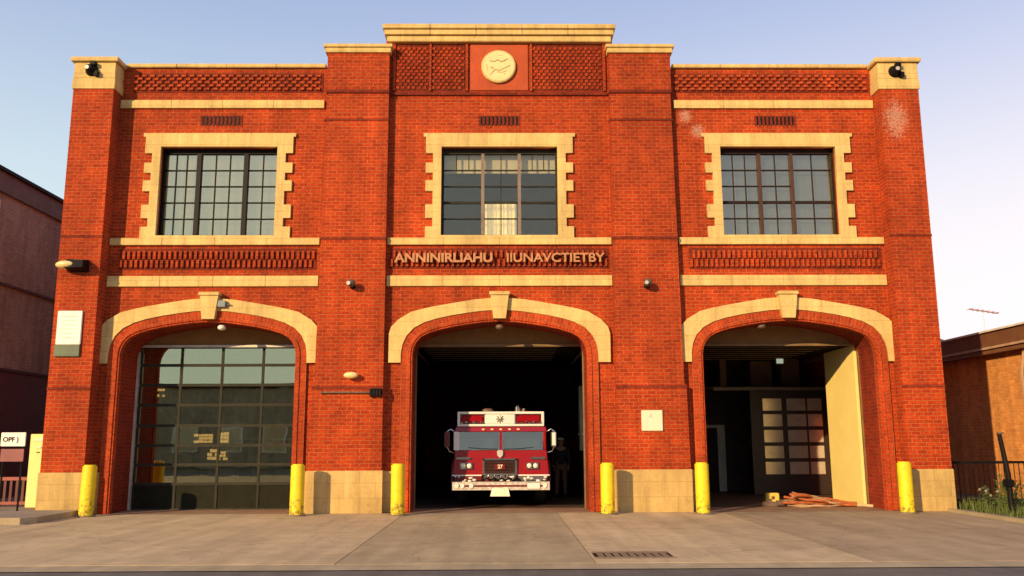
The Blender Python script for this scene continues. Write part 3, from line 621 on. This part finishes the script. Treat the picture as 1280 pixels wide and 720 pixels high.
# ------------------------------------------------------------------ bollards
BL = ['yellow steel bollard at the far left, beside the left end pier', 'yellow steel bollard at the right side of the left bay', 'yellow steel bollard at the left side of the middle bay with the fire engine', 'yellow steel bollard at the right side of the middle bay with the fire engine', 'yellow steel bollard at the left side of the open right bay', 'yellow steel bollard at the far right, before the right end pier']
m = MB().cyl((0, 0, .57), .155, 1.14, 'Z', 32, bev=.03); b0 = None
for i, (x, yy) in enumerate(((-9.34, 20.38), (-4.63, 20.35), (-2.36, 20.3), (2.36, 20.33), (4.50, 20.28), (9.10, 20.25))):
    if i == 0:
        b0 = m.build('bollard', M_YEL, smooth=True); o = b0
        cap = MB().cyl((0, 0, .012), .21, .024, 'Z', 32).build('base_collar', plain('stained_concrete', (.22, .17, .11), .9), b0)
    else:
        o = b0.copy(); COL.objects.link(o); c2 = cap.copy(); COL.objects.link(c2); c2.parent = o
    o.location = (x, yy, 0); o.rotation_euler = (R(random.uniform(-.6, .6)), R(random.uniform(-.8, .8) + (-1.5 if i == 5 else 0)), i); tag(o, BL[i], 'bollard', 'yellow bollards guarding the bay doors')

# ------------------------------------------------------------------ fire engine
T = empty('fire_engine', (-.05, 22.72, 0), 'red fire engine with white roof band and chrome bumper parked in the middle bay', 'fire engine')
T.scale = (.975, .975, .985)
# cab: y grows towards the back
m = MB()
m.hexa([(-1.26, .02, .80), (1.26, .02, .80), (1.26, 2.6, .80), (-1.26, 2.6, .80), (-1.20, .06, 1.43), (1.20, .06, 1.43), (1.26, 2.6, 1.43), (-1.26, 2.6, 1.43)])
m.hexa([(-1.22, .10, 1.905), (1.22, .10, 1.905), (1.24, 2.6, 1.905), (-1.24, 2.6, 1.905), (-1.18, .14, 2.04), (1.18, .14, 2.04), (1.22, 2.6, 2.04), (-1.22, 2.6, 2.04)])
m.box(-1.19, -1.10, .09, .25, 1.43, 1.905).box(1.10, 1.19, .09, .25, 1.43, 1.905).box(-1.2, 1.2, 2.35, 2.6, 1.43, 1.905)
m.box(-1.2, -1.12, 1.1, 1.25, 1.43, 1.905).box(1.12, 1.2, 1.1, 1.25, 1.43, 1.905)
m.box(-1.24, 1.24, .12, .4, .45, .80)
cab = m.build('cab', M_RED, T); bv = cab.modifiers.new('b', 'BEVEL'); bv.width = .018; bv.segments = 2; bv.limit_method = 'ANGLE'
for k in range(5): MB().box(-.5 + k * .23, -.42 + k * .23, .085, .14, 1.945, 1.985, .01).build('marker_lamp', M_LAMPG, cab)
for s in (-1, 1): MB().box(min(s * .78, s * 1.16), max(s * .78, s * 1.16), -.01, .03, 1.20, 1.26, .01).build('badge_strip', M_CHROME, cab); MB().hexa([(min(s*1.26, s*1.31), .3, .62), (max(s*1.26, s*1.31), .3, .62), (max(s*1.26, s*1.31), 2.2, .62), (min(s*1.26, s*1.31), 2.2, .62), (min(s*1.26, s*1.31), .6, 1.16), (max(s*1.26, s*1.31), .6, 1.16), (max(s*1.26, s*1.31), 1.95, 1.16), (min(s*1.26, s*1.31), 1.95, 1.16)]).build('wheel_arch', M_REDD, cab)
MB().box(-.03, .03, .06, .12, 1.43, 1.91).build('windshield_pillar', M_RED, cab)
MB().box(-1.23, -1.08, .055, .12, 1.43, 1.905, .01).build('white_corner_post', M_WHITE, cab)
for s in (-1, 1): MB().hexa([(min(s * .03, s * 1.10), .05, 1.44), (max(s * .03, s * 1.10), .05, 1.44), (max(s * .03, s * 1.10), .07, 1.44), (min(s * .03, s * 1.10), .07, 1.44), (min(s * .03, s * 1.10), .11, 1.90), (max(s * .03, s * 1.10), .11, 1.90), (max(s * .03, s * 1.10), .13, 1.90), (min(s * .03, s * 1.10), .13, 1.90)]).build('windshield', GL_CAR, T)
for s in (-1, 1): MB().box(s * 1.195, s * 1.20, .28, 2.34, 1.45, 1.89).build('side_window', GL_CAR, T)
each([(-1.05, -.15, .55, .75, 1.2, 1.8), (.15, 1.05, .55, .75, 1.2, 1.8)], 'seat', plain('seat_vinyl', (.10, .11, .12), .6), T, .05)
MB().box(-1.1, 1.1, .16, .4, 1.3, 1.47, .03).build('dashboard', plain('dashboard_grey', (.18, .19, .19), .6), T)
m = MB(); m.tube([(-.62 + .17 * math.cos(a * .35), .42 + .04 * math.sin(a * .35), 1.56 + .17 * math.sin(a * .35)) for a in range(19)], .018); m.build('steering_wheel', M_BLACK, T)
for s in (-1, 1): MB().tube([(s * .08, .03, 1.46), (s * .45, .03, 1.47), (s * .85, .045, 1.50)], .008).build('wiper', M_BLACK, T)
# roof band
rb = MB().box(-1.14, 1.14, .08, 2.5, 2.045, 2.10, .01).box(-1.14, -1.07, .08, .2, 2.10, 2.38, .01).box(1.07, 1.14, .08, .2, 2.10, 2.38, .01).box(-1.14, 1.14, .08, 2.2, 2.36, 2.42, .01).box(-.42, .38, .10, .22, 2.10, 2.36, .02).box(-1.13, 1.13, .3, 2.2, 2.10, 2.36).build('roof_band', M_WHITE, T)
for s, a, c in ((-1, -1.06, -.44), (1, .40, 1.06)):
    MB().box(a, c, .12, .28, 2.12, 2.34, .05).build('red_light', M_LENS, rb)
m = MB()
for k in range(8): an = k * math.pi / 4; m.tube([(-.02, .095, 2.23), (-.02 + .11 * math.cos(an), .095, 2.23 + .11 * math.sin(an))], [.03, .012], 6)
m.cyl((-.02, .095, 2.23), .06, .02, 'Y', 16); m.build('cross_badge', plain('pewter', (.25, .24, .2), .4, .4), rb)
m = MB()
for k in range(22):
    x = -1.04 + k * .098; 
    if abs(x) > .5: m.box(x, x + .05 + .02 * (k % 2), .085, .13, 2.105 + .02 * (k % 3), 2.15 + .02 * (k % 2))
m.build('trim_lamps', M_CHROME, rb)
# roof items
m = MB().cyl((.45, .6, 2.50), .10, .16, 'Z', 16, bev=.03).cyl((.62, .5, 2.46), .06, .10, 'Z', 12); m.build('beacon', M_CHROME, T, smooth=True)
MB().sph((-.35, .6, 2.46), .14, 1.2, 1, .5).build('horn', M_SOOT, T, smooth=True)
# grille
gf = MB().box(-.47, -.42, -.03, .05, .84, 1.22).box(.37, .42, -.03, .05, .84, 1.22).box(-.47, .42, -.03, .05, 1.18, 1.225).box(-.47, .42, -.03, .05, .80, .845).build('grille', M_CHROME, T)
m = MB()
for k in range(9): m.box(-.42, .37, -.01, .02, .855 + k * .036, .872 + k * .036)
m.build('grille_slats', plain('grille_slats_paint', (.12, .05, .04), .3, .5), gf)
MB().box(-.42, .37, .021, .03, .845, 1.18).build('grille_back', M_BLACK, gf)
em = MB().box(-.16, .12, -.045, -.02, .94, 1.09, .01).build('number_plate', M_REDD, gf); text_mesh('number', '27', .13, M_CREAM, gf, (-.02, -.047, 1.015), ext=.003, offset=.004)
MB().prism([(-.10, 1.40), (-.09, 1.30), (-.02, 1.235), (.05, 1.30), (.06, 1.40), (.03, 1.435), (-.07, 1.435)], -.02, .05).build('shield_badge', plain('silver_badge', (.7, .68, .6), .3, .5), T)
for s, cx in ((-1, -.89), (1, .83)):
    h = MB().box(cx - .17, cx + .15, -.035, .04, .955, 1.12, .012).build('headlight', M_CHROME, T)
    for q in (-.09, .07): MB().sph((cx + q, -.035, 1.04), .062, 1, .4, 1).build('lens', plain('lamp_lens_%d_%d' % (s, int(q * 100)), (.75, .72, .6), .08, .0), h, smooth=True)
    MB().box(cx - .012, cx + .002, -.05, -.03, .97, 1.11).build('divider', M_BLACK, h)
# chrome trim line, lower valance
each([(-1.265, -.5, -.012, .03, .785, .815), (.45, 1.265, -.012, .03, .785, .815)], 'trim_strip', M_WHITE, T)
MB().box(-1.20, -.50, -.02, .1, .67, .775, .01).build('valance_panel', M_REDD, T)
m = MB(); m.box(.45, 1.18, -.06, .08, .67, .78, .015)
for k in range(6): m.cyl((-.38 + k * .14, -.10, .74 + .03 * (k % 2)), .055, .08, 'Y', 14)
for k in range(5): m.tube([(-.4 + k * .17, -.08, .66), (-.3 + k * .16, -.14, .80)], .02)
m.build('hose_fittings', M_CHROME, T, smooth=False)
random.seed(5); m = MB()
for k in range(34):
    x = random.uniform(-1.2, 1.2); z = random.choice((.675, .72, .765)) + random.uniform(-.02, .02)
    if -.28 < x < .25 or x > .45 or k % 3 == 0: m.sph((x, -.09 - random.random() * .06, z), random.uniform(.018, .04), random.uniform(.8, 2), 1, .8, 8, 6)
m.build('valves_and_lamps', M_WHITE, T, smooth=True)
m = MB()
for k in range(5): m.tube([(-.45 + k * .19, -.12, .68), (-.36 + k * .19, -.20, .74), (-.25 + k * .19, -.14, .67)], .024)
m.build('coiled_line', M_BLACK, T, smooth=True)
bm_ = MB().hexa([(-1.24, -.42, .45), (1.24, -.42, .45), (1.27, .05, .45), (-1.27, .05, .45), (-1.24, -.42, .65), (1.24, -.42, .65), (1.27, .05, .65), (-1.27, .05, .65)]).build('bumper', plain('bright_bumper', (.62, .56, .48), .3, .2, .5, 14), T)
MB().box(-1.15, 1.15, -.425, -.418, .53, .575).build('bumper_stripe', M_REDD, bm_)
for x in (-1.12, -.98, -.75, 1.12): MB().cyl((x, -.43, .56), .055, .04, 'Y', 16).build('bumper_lamp', M_WHITE, bm_)
MB().box(.66, 1.0, -.44, -.42, .47, .64, .01).build('bumper_lamp', M_WHITE, bm_)
MB().hexa([(-.27, -.47, .30), (.23, -.47, .30), (.23, -.43, .30), (-.27, -.43, .30), (-.22, -.47, .50), (.19, -.47, .50), (.19, -.43, .50), (-.22, -.43, .50)]).build('licence_plate', plain('blank_pale_plate', (.80, .76, .58), .5), bm_)
for s in (-1, 1):
    mr = MB().box(s * 1.40 - .08, s * 1.40 + .06, .10, .19, 1.50, 1.92, .03).build('mirror', M_CHROME if s > 0 else M_SOOT, T)
    MB().box(s * 1.40 - .055, s * 1.40 + .035, .092, .10, 1.55, 1.88).build('mirror_back', M_WHITE if s > 0 else M_REDD, mr)
    for q in ([(s * 1.2, .2, 1.9), (s * 1.32, .17, 1.97), (s * 1.40, .15, 1.92)], [(s * 1.2, .2, 1.36), (s * 1.34, .17, 1.40), (s * 1.40, .15, 1.52)]): MB().tube(q, .016).build('mirror_arm', M_CHROME, mr)
for yy in (1.3, 6.6):
    for s in (-1, 1):
        w = MB().cyl((s * 1.06, yy, .50), .5, .30, 'X', 32, bev=.05).build('wheel', M_TYRE, T, smooth=True)
        MB().cyl((s * 1.225, yy, .50), .27, .03, 'X', 24).build('rim', M_CHROME, w)
MB().box(-1.24, 1.24, 2.66, 8.6, .55, 2.35, .03).build('body', M_RED, T)
MB().box(-.8, .8, 1.7, 8.4, .35, .6).build('chassis', M_BLACK, T)
each([(s * 1.242 - .004, s * 1.242 + .004, 2.8 + k * 1.4, 4.05 + k * 1.4, .7, 2.1) for k in range(4) for s in (-1, 1)], 'roller_shutter', M_GREYL, T)

# ------------------------------------------------------------------ person standing right of the fire engine
Pn = empty('person', (1.72, 26.6, 0), 'person in black jacket, brown trousers and cap in the dark beside the fire engine', 'person')
pts = [(0, 0, .95), (0, 0, 1.15), (0, 0, 1.38), (0, 0, 1.47), (0, -.01, 1.56), (0, -.02, 1.66), (-.10, 0, .90), (-.12, -.02, .50), (-.13, .02, .10), (-.14, -.13, .05), (.10, 0, .90), (.11, -.02, .50), (.12, .02, .10), (.13, -.13, .05),
       (-.17, 0, 1.40), (-.24, 0, 1.15), (-.22, -.10, .92), (.17, 0, 1.40), (.24, 0, 1.15), (.22, -.08, .92), (-.215, -.13, .85), (.215, -.11, .85)]
eds = [(0, 1), (1, 2), (2, 3), (3, 4), (4, 5), (0, 6), (6, 7), (7, 8), (8, 9), (0, 10), (10, 11), (11, 12), (12, 13), (2, 14), (14, 15), (15, 16), (16, 20), (2, 17), (17, 18), (18, 19), (19, 21)]
rad = [.12, .125, .14, .055, .085, .085, .085, .06, .042, .04, .085, .06, .042, .04, .065, .045, .032, .065, .045, .032, .035, .035]
skin_mesh('body', pts, eds, rad, M_SKIN, Pn)
skin_mesh('jacket', [pts[i] for i in (1, 0, 2, 14, 15, 16, 17, 18, 19)], [(0, 1), (0, 2), (2, 3), (3, 4), (4, 5), (2, 6), (6, 7), (7, 8)], [.15, .15, .16, .085, .062, .045, .085, .062, .045], M_JACKET, Pn)
skin_mesh('trousers', [(0, 0, .96)] + [pts[i] for i in (6, 7, 8, 10, 11, 12)], [(0, 1), (1, 2), (2, 3), (0, 4), (4, 5), (5, 6)], [.14, .10, .078, .062, .10, .078, .062], M_TROU, Pn)
for s in (-1, 1): MB().sph((s * .035, -.098, 1.63), .013).build('eye', M_BLACK, Pn); MB().sph((s * .087, 0, 1.61), .02, .5, 1, 1.4).build('ear', M_SKIN, Pn, smooth=True)
MB().sph((0, -.108, 1.60), .018, .8, 1.2, 1.2).build('nose', M_SKIN, Pn, smooth=True)
MB().box(-.03, .03, -.103, -.095, 1.558, 1.566).build('mouth', M_TROU, Pn)
MB().sph((0, -.01, 1.69), .10, 1, 1.05, .6).box(-.07, .07, -.18, -.08, 1.675, 1.69).build('cap', M_CREAM, Pn, smooth=True)
for s in (-1, 1): MB().box(s * .13 - .045, s * .13 + .045, -.20, .08, 0, .09, .02).build('boot', M_BLACK, Pn)
for s in (-1, 1):
    m = MB()
    for k in range(4): m.tube([(s * .215 + (k - 1.5) * .018 * s * .4, -.12 - k * .012, .84), (s * .215, -.13 - k * .016, .79), (s * .205, -.135 - k * .014, .755 + .004 * abs(k - 1.5))], [.010, .009, .007], 6)
    m.tube([(s * .20, -.15, .86), (s * .19, -.18, .82), (s * .19, -.185, .80)], [.012, .010, .008], 6); m.build('fingers', M_SKIN, Pn, smooth=True)

# ------------------------------------------------------------------ things inside the bays
hz = empty('hose_pile', (7.9, 22.9, 0), 'heap of flattened orange-red fire hose on the floor inside the right bay', 'fire hose')
random.seed(3)
for k in range(14):
    pts = []; ph = random.uniform(0, 6); am = random.uniform(.05, .16); y0 = -.68 + k * .045; xl = random.uniform(-1.0, -.6); xr = random.uniform(.35, .95)
    for j in range(22):
        f_ = j / 21; x = xl + (xr - xl) * f_; pts.append((x, y0 + am * math.sin(f_ * 7 + ph), .035 + max(0, .30 * math.sin(k * .31) * (1 - f_ * .8)) + .012 * math.sin(f_ * 15 + ph)))
    MB().tube(pts, .03, 8).build('hose_length', M_HOSE if k % 3 else plain('faded_hose_%d' % k, (.42, .25, .13), .8, 0, .3, 9), hz, smooth=True)
MB().tube([(.7, -.6, .05), (.95, -.75, .05), (1.15, -.9, .04)], .035).build('hose_end', plain('pale_hose', (.6, .4, .22), .7), hz, smooth=True)
MB().cyl((-1.0, -.5, .09), .07, .2, 'X', 12).cyl((-1.25, -.4, .10), .09, .12, 'X', 12).box(-1.4, -1.05, -.5, -.3, 0, .12, .02).build('coupling', M_SOOT, hz)
yb = empty('tool_case', (7.23, 24.2, 0), 'small yellow case lying on the floor at the left end of the hose', 'tool case')
MB().box(-.17, .17, -.12, .12, 0, .24, .02).build('case', plain('dull_yellow', (.75, .55, .10), .5), yb); MB().cyl((0, -.122, .12), .05, .01, 'Y', 12).build('latch', M_SOOT, yb)
sq = empty('exit_light', (8.22, 26.0, 3.98), 'small pale square light on the dark wall deep inside the right bay', 'exit light')
MB().box(-.13, .13, 0, .05, -.13, .13, .01).build('housing', M_SOOT, sq); MB().box(-.10, .10, -.012, 0, -.10, .10).build('panel', M_SQ, sq)
cb = empty('storage_boxes', (8.2, 28.6, 3.3), 'dull brown storage boxes stacked on the shelf above the inner glazed door', 'storage boxes')
MB().box(-2, 1.6, 0, .8, 0, .06).build('shelf', M_WOOD, cb)
for a, c, hh in ((-1.1, -.9, 1.0), (-.1, .6, .9), (.9, 1.5, 1.2)): MB().box(a, c, .1, .6, .07, hh, .02).build('carton', plain('carton_%d' % int(a * 10 + 50), (.32, .19, .12), .8), cb)
# added glowing panels imitating golden patches in the left door glass
for k, (x, z, w, h) in enumerate(((-8.95, 2.92, .26, .22), (-7.75, 1.74, .50, .24), (-7.24, 1.76, .30, .28), (-7.50, 1.33, .26, .28), (-7.22, 1.30, .26, .24))):
    l = empty('glow_panel', (x, 23.2, z), ('warm yellow glow panel added behind the left column of the bay door glass', 'wide warm yellow glow panel added behind the middle of the bay door glass', 'square warm yellow glow panel added right of the wide one behind the bay door glass', 'lower warm yellow glow panel added left of the centre bar behind the bay door', 'lower warm yellow glow panel added right of the centre bar behind the bay door')[k], 'lamp')
    MB().box(-w / 2 - .02, w / 2 + .02, .02, .12, -h / 2 - .02, h / 2 + .02, .01).build('housing', M_SOOT, l)
    m = MB(); n = 4
    for a in range(n):
        for c in range(3):
            if random.random() < .8: m.box(-w / 2 + w * a / n + .003, -w / 2 + w * (a + 1) / n - random.uniform(.004, .02), 0, .019, -h / 2 + h * c / 3 + .005, -h / 2 + h * (c + 1) / 3 - random.uniform(.004, .02))
    f_ = m.build('glow_face', M_LIT, l)
m = MB()
rk = empty('storage_rack', (-7.1, 26.5, 0), 'grey storage rack with boxes dimly seen behind the closed left bay door', 'storage rack')
for z in (.5, 1.1, 1.7): m.box(-1.8, 1.8, 0, .6, z, z + .05)
for x in (-1.8, 0, 1.75): m.box(x, x + .05, 0, .6, 0, 2.2)
m.build('rack_frame', M_GREYL, rk)
for a, z, w, h in ((-1.6, .55, .8, .35), (-.3, .55, .5, .4), (.4, .55, .6, .3), (-1.5, 1.15, .6, .4), (-.4, 1.15, .5, .45), (.3, 1.15, .5, .4), (-1.4, 1.75, .9, .3)):
    MB().box(a, a + w, .05, .5, z, z + h, .01).build('carton', M_CREAM, rk)

# ------------------------------------------------------------------ left side: neighbour, sign, cabinet, fence
L = empty('warehouse', (-14, 20, 0), 'grey-brown brick warehouse with maroon painted lower wall left of the fire station', 'building'); L.location = (0, 0, 0)
MB().box(-26, -14, 20.5, 60, 0, 9.0).build('wall', BRL, L)
MB().box(-26.1, -13.93, 20.4, 60, 8.55, 9.12).build('parapet', plain('brown_fascia', (.13, .105, .08), .7, 0, .25), L)
MB().box(-26.2, -13.86, 20.3, 60, 9.122, 9.22).build('roof_edge', M_BLACK, L)
MB().box(-14.01, -13.96, 20.5, 60, 0, 3.62).build('painted_lower_wall', M_MAROON, L); MB().box(-14.01, -13.93, 20.5, 60, 3.622, 3.70).build('ledge', plain('ledge_paint', (.07, .03, .03), .7), L)
MB().box(-14.01, -13.95, 20.5, 60, 6.0, 6.07).build('brick_course', plain('dark_course', (.10, .07, .06), .8), L)
wn = MB().box(-14.02, -13.90, 21.9, 23.78, 6.35, 8.3, .01).build('window', plain('pale_frame', (.55, .47, .30), .6), L); MB().box(-13.905, -13.89, 22.0, 23.6, 6.45, 8.2).build('pane', GL_DARK, wn)
MB().cyl((-13.95, 23.3, 5.55), .55, .12, 'X', 28).build('round_vent', M_BLACK, L)
sg = empty('street_sign', (-11.15, 20.5, 0), 'small white sign with dark lettering on a post left of the fire station', 'sign')
MB().box(-.29, .27, -.03, 0, 1.56, 1.87, .008).build('panel', M_WHITE, sg); text_mesh('lettering', 'OPF )', .15, M_BLACK, sg, (-.06, -.034, 1.71), ext=.002, offset=.003)
MB().box(-.27, .25, -.02, 0, 1.22, 1.50).build('lower_panel', plain('dull_maroon_panel', (.22, .06, .06), .6), sg)
for x in (-.22, .2): MB().tube([(x, .02, 0), (x, .02, 1.86)], .022).build('post', M_BLACK, sg)
cbn = empty('utility_cabinet', (-11.14, 21.7, .125), 'tall pale yellow utility cabinet against the left end pier', 'utility cabinet')
MB().box(-.22, .22, -.1, .4, 0, 1.72, .01).build('body', M_YWALL, cbn); MB().box(-.06, .06, -.115, -.1, 1.38, 1.43).box(-.12, .1, -.112, -.1, 1.55, 1.62).build('label_plate', M_CREAM, cbn)
MB().box(-.05, .03, -.112, -.1, 1.28, 1.30).build('keyhole', M_BLACK, cbn)
fc = empty('maroon_fence', (-13, 21.9, .125), 'low dark maroon metal fence left of the yellow cabinet', 'fence')
m = MB()
for k in range(18): m.box(-.95 + k * .145, -.89 + k * .145, 0, .03, .03, .66)
m.build('pickets', M_MAROON, fc); each([(-1, 1.6, -.02, .05, .62, .70), (-1, 1.6, -.02, .05, .05, .12)], 'rail', plain('rail_red', (.28, .05, .04), .5), fc)
# second, taller dark posts
each([(x, x + .07, .1, .17, 0, 1.7) for x in (-.9, .3, 1.5)], 'post', M_BLACK, fc)

# ------------------------------------------------------------------ right side: neighbour, fence, grass
B = empty('brick_shed', (14, 22, 0), 'low orange brick building with dark metal roof edge right of the fire station', 'building'); B.location = (0, 0, 0)
MB().box(14, 30, 18, 60, 0, 4.1).build('wall', BRO, B)
MB().box(13.72, 13.98, 17.8, 60, 4.02, 4.12).hexa([(13.70, 17.8, 4.12), (14.3, 17.8, 4.12), (14.3, 60, 4.12), (13.70, 60, 4.12), (13.62, 17.8, 4.62), (14.3, 17.8, 4.66), (14.3, 60, 4.66), (13.62, 60, 4.62)]).build('gutter', plain('brown_metal_fascia', (.20, .09, .045), .5, .1, .2), B)
MB().hexa([(14.31, 17.8, 4.2), (30, 17.8, 4.2), (30, 60, 4.2), (14.31, 60, 4.2), (14.31, 17.8, 4.64), (22, 17.8, 4.9), (22, 60, 4.9), (14.31, 60, 4.64)]).build('roof', plain('brown_metal_roof', (.22, .12, .07), .5, 0, .15), B)
MB().box(13.56, 13.612, 17.8, 60, 4.60, 4.65).build('gutter_lip', M_ROOFW, B)
MB().box(13.66, 13.70, 17.8, 60, 4.14, 4.20).build('fascia_strip', plain('strip_metal', (.45, .30, .2), .5), B)
for yy in (21.5, 23.2): MB().tube([(13.9, yy, 4.1), (13.9, yy + .25, 3.4), (13.9, yy + .1, .2)], .05).build('downpipe', plain('pipe_%d' % yy, (.4, .25, .15), .5), B, smooth=True)
H = empty('distant_house', (24, 48, 0), 'dark pitched roof showing behind the brick shed at the station corner', 'house')
MB().box(-5, 2, 0, 8, 0, 6.2).build('wall', BRM, H); MB().hexa([(-5.4, -.4, 6.2), (2.4, -.4, 6.2), (2.4, 8.4, 6.2), (-5.4, 8.4, 6.2), (-3, 4, 8.4), (0, 4, 8.4), (0, 4.1, 8.4), (-3, 4.1, 8.4)]).build('roof', M_ROOFM, H)
A = empty('roof_aerial', (22.2, 40, 0), 'thin pale horizontal aerial on a slim mast above the shed roof', 'aerial')
MB().tube([(0, 0, 0), (0, 0, 7.5)], .018).build('mast', M_ROOFW, A); m = MB().tube([(-.65, 0, 7.60), (.7, 0, 7.40)], .035)
for k in range(6): m.tube([(-.6 + k * .24, -.3, 7.59 - k * .035), (-.6 + k * .24, .3, 7.59 - k * .035)], .012)
m.build('aerial_arm', plain('rusty_pink_metal', (.5, .3, .26), .6), A)
fp = empty('leaning_post', (10.86, 19.2, 0), 'tall black post leaning slightly beside the grass right of the station', 'post')
MB().tube([(0, 0, 0), (.02, .05, .9), (-.06, .1, 1.75)], [.06, .055, .045], 10).build('shaft', M_BLACK, fp, smooth=True); MB().box(-.10, .02, .05, .15, 1.74, 1.78, .01).build('cap', M_SOOT, fp)
MB().box(-.1, .1, -.05, .1, .62, .78, .02).build('collar', M_BLACK, fp)
fn = empty('black_fence', (10.5, 21.4, 0), 'black picket fence between the fire station and the brick shed', 'fence')
each([(0, 3.45, 0, .05, 1.06, 1.12), (0, 3.45, 0, .05, .18, .23)], 'rail', M_BLACK, fn)
m = MB()
for k in range(28): m.box(.05 + k * .122, .064 + k * .122, .015, .03, .02, 1.10)
m.build('pickets', M_BLACK, fn)
M_LEAF = plain('grass_blade', (.09, .12, .022), .6, 0, .5, 6, 0); M_LEAF2 = plain('weed_leaf', (.07, .10, .025), .6, 0, .4, 5, 0)
def blades(name, n, region, hmin, hmax, w, mat):
    b = bmesh.new()
    for _ in range(n):
        x, yy = region(); h = random.uniform(hmin, hmax); a = random.uniform(0, 6.28); lean = random.uniform(0, .45) * h; d = Vector((math.cos(a), math.sin(a), 0)); p = Vector((-d.y, d.x, 0)) * w
        q = Vector((x, yy, .03)); k = random.uniform(0, 6.28); dd = Vector((math.cos(k), math.sin(k), 0)) * lean
        v = [b.verts.new(q - p), b.verts.new(q + p), b.verts.new(q + p * .7 + dd * .4 + Vector((0, 0, h * .6))), b.verts.new(q - p * .7 + dd * .4 + Vector((0, 0, h * .6))), b.verts.new(q + dd + Vector((0, 0, h)))]
        b.faces.new((v[0], v[1], v[2], v[3])); b.faces.new((v[3], v[2], v[4]))
    me = bpy.data.meshes.new(name); b.to_mesh(me); b.free(); return link(name, me, mat)
gsx = blades('grass', 8000, lambda: (10.5 + 3.4 * random.random() ** .8, 17.0 + 5.3 * random.random()), .05, .28, .008, M_LEAF); gsx['kind'] = 'stuff'; gsx['label'] = 'green grass in the bed right of the station'
PL = ['bushy weed with pale flower heads in the grass left of the leaning post', 'small yellow-green weed at the foot of the leaning post', 'low leafy weed at the right edge of the grass bed', 'dark leafy weed against the black fence']
for k, (x, yy, h, r) in enumerate(((10.75, 19.9, .62, .22), (11.0, 19.6, .9, .2), (11.35, 19.3, .55, .35), (11.6, 20.6, .8, .4))):
    w = empty('weed', (x, yy, 0), PL[k], 'weed', 'weeds in the grass bed'); m = MB(); ends = []
    for s in range(9):
        a = random.uniform(0, 6.28); rr = random.uniform(.2, 1) * r; e = (rr * math.cos(a), rr * math.sin(a), h * random.uniform(.6, 1)); m.tube([(0, 0, .02), (e[0] * .4, e[1] * .4, e[2] * .55), e], [.008, .006, .003], 5); ends.append(e)
    m.build('stem', M_LEAF2, w); b = bmesh.new()
    for s in range(260):
        e = random.choice(ends); t_ = random.uniform(.3, 1.02); c = Vector(e) * t_ + Vector([random.uniform(-.05, .05) for _ in range(3)]); u = Vector([random.gauss(0, 1) for _ in range(3)]).normalized() * .035; v = u.orthogonal().normalized() * .018
        q = [b.verts.new(c - u), b.verts.new(c + v), b.verts.new(c + u), b.verts.new(c - v)]; b.faces.new(q)
    me = bpy.data.meshes.new('foliage'); b.to_mesh(me); b.free(); link('foliage', me, M_LEAF if k == 1 else M_LEAF2, w)
    if k == 0:
        m = MB()
        for e in ends[:6]: MB().sph(e, .03, u=8, v=6).build('flower_head', plain('dull_flower', (.35, .30, .2), .8), w)

# ------------------------------------------------------------------ far side of the street (seen only in the glass)
random.seed(11)
OP = ['low dark brick shop across the street, mirrored in the bay door glass', 'taller tan brick building across the street, behind the viewer', 'low grey workshop across the street, right of the viewer']
for k, (x0, x1, h, mt) in enumerate(((-44, -7, 5.4, BRL), (-6, 4, 6.6, BRM), (5, 40, 5.6, BRL))):
    e = empty('street_building', (x0, -16, 0), OP[k], 'building')
    wl = MB().box(0, x1 - x0, -10, 0, 0, h).build('wall', mt, e); MB().box(-.1, x1 - x0 + .1, -.1, .15, h, h + .25).build('parapet', M_BROWN, e)
    for q in range(int((x1 - x0) / 3)):
        w = MB().box(.7 + q * 3, 2.3 + q * 3, -.05, .04, 1, 2.8).build('window', M_WHITE, e); MB().box(.8 + q * 3, 2.2 + q * 3, .0, .05, 1.1, 2.7).build('pane', GL_DARK, w)
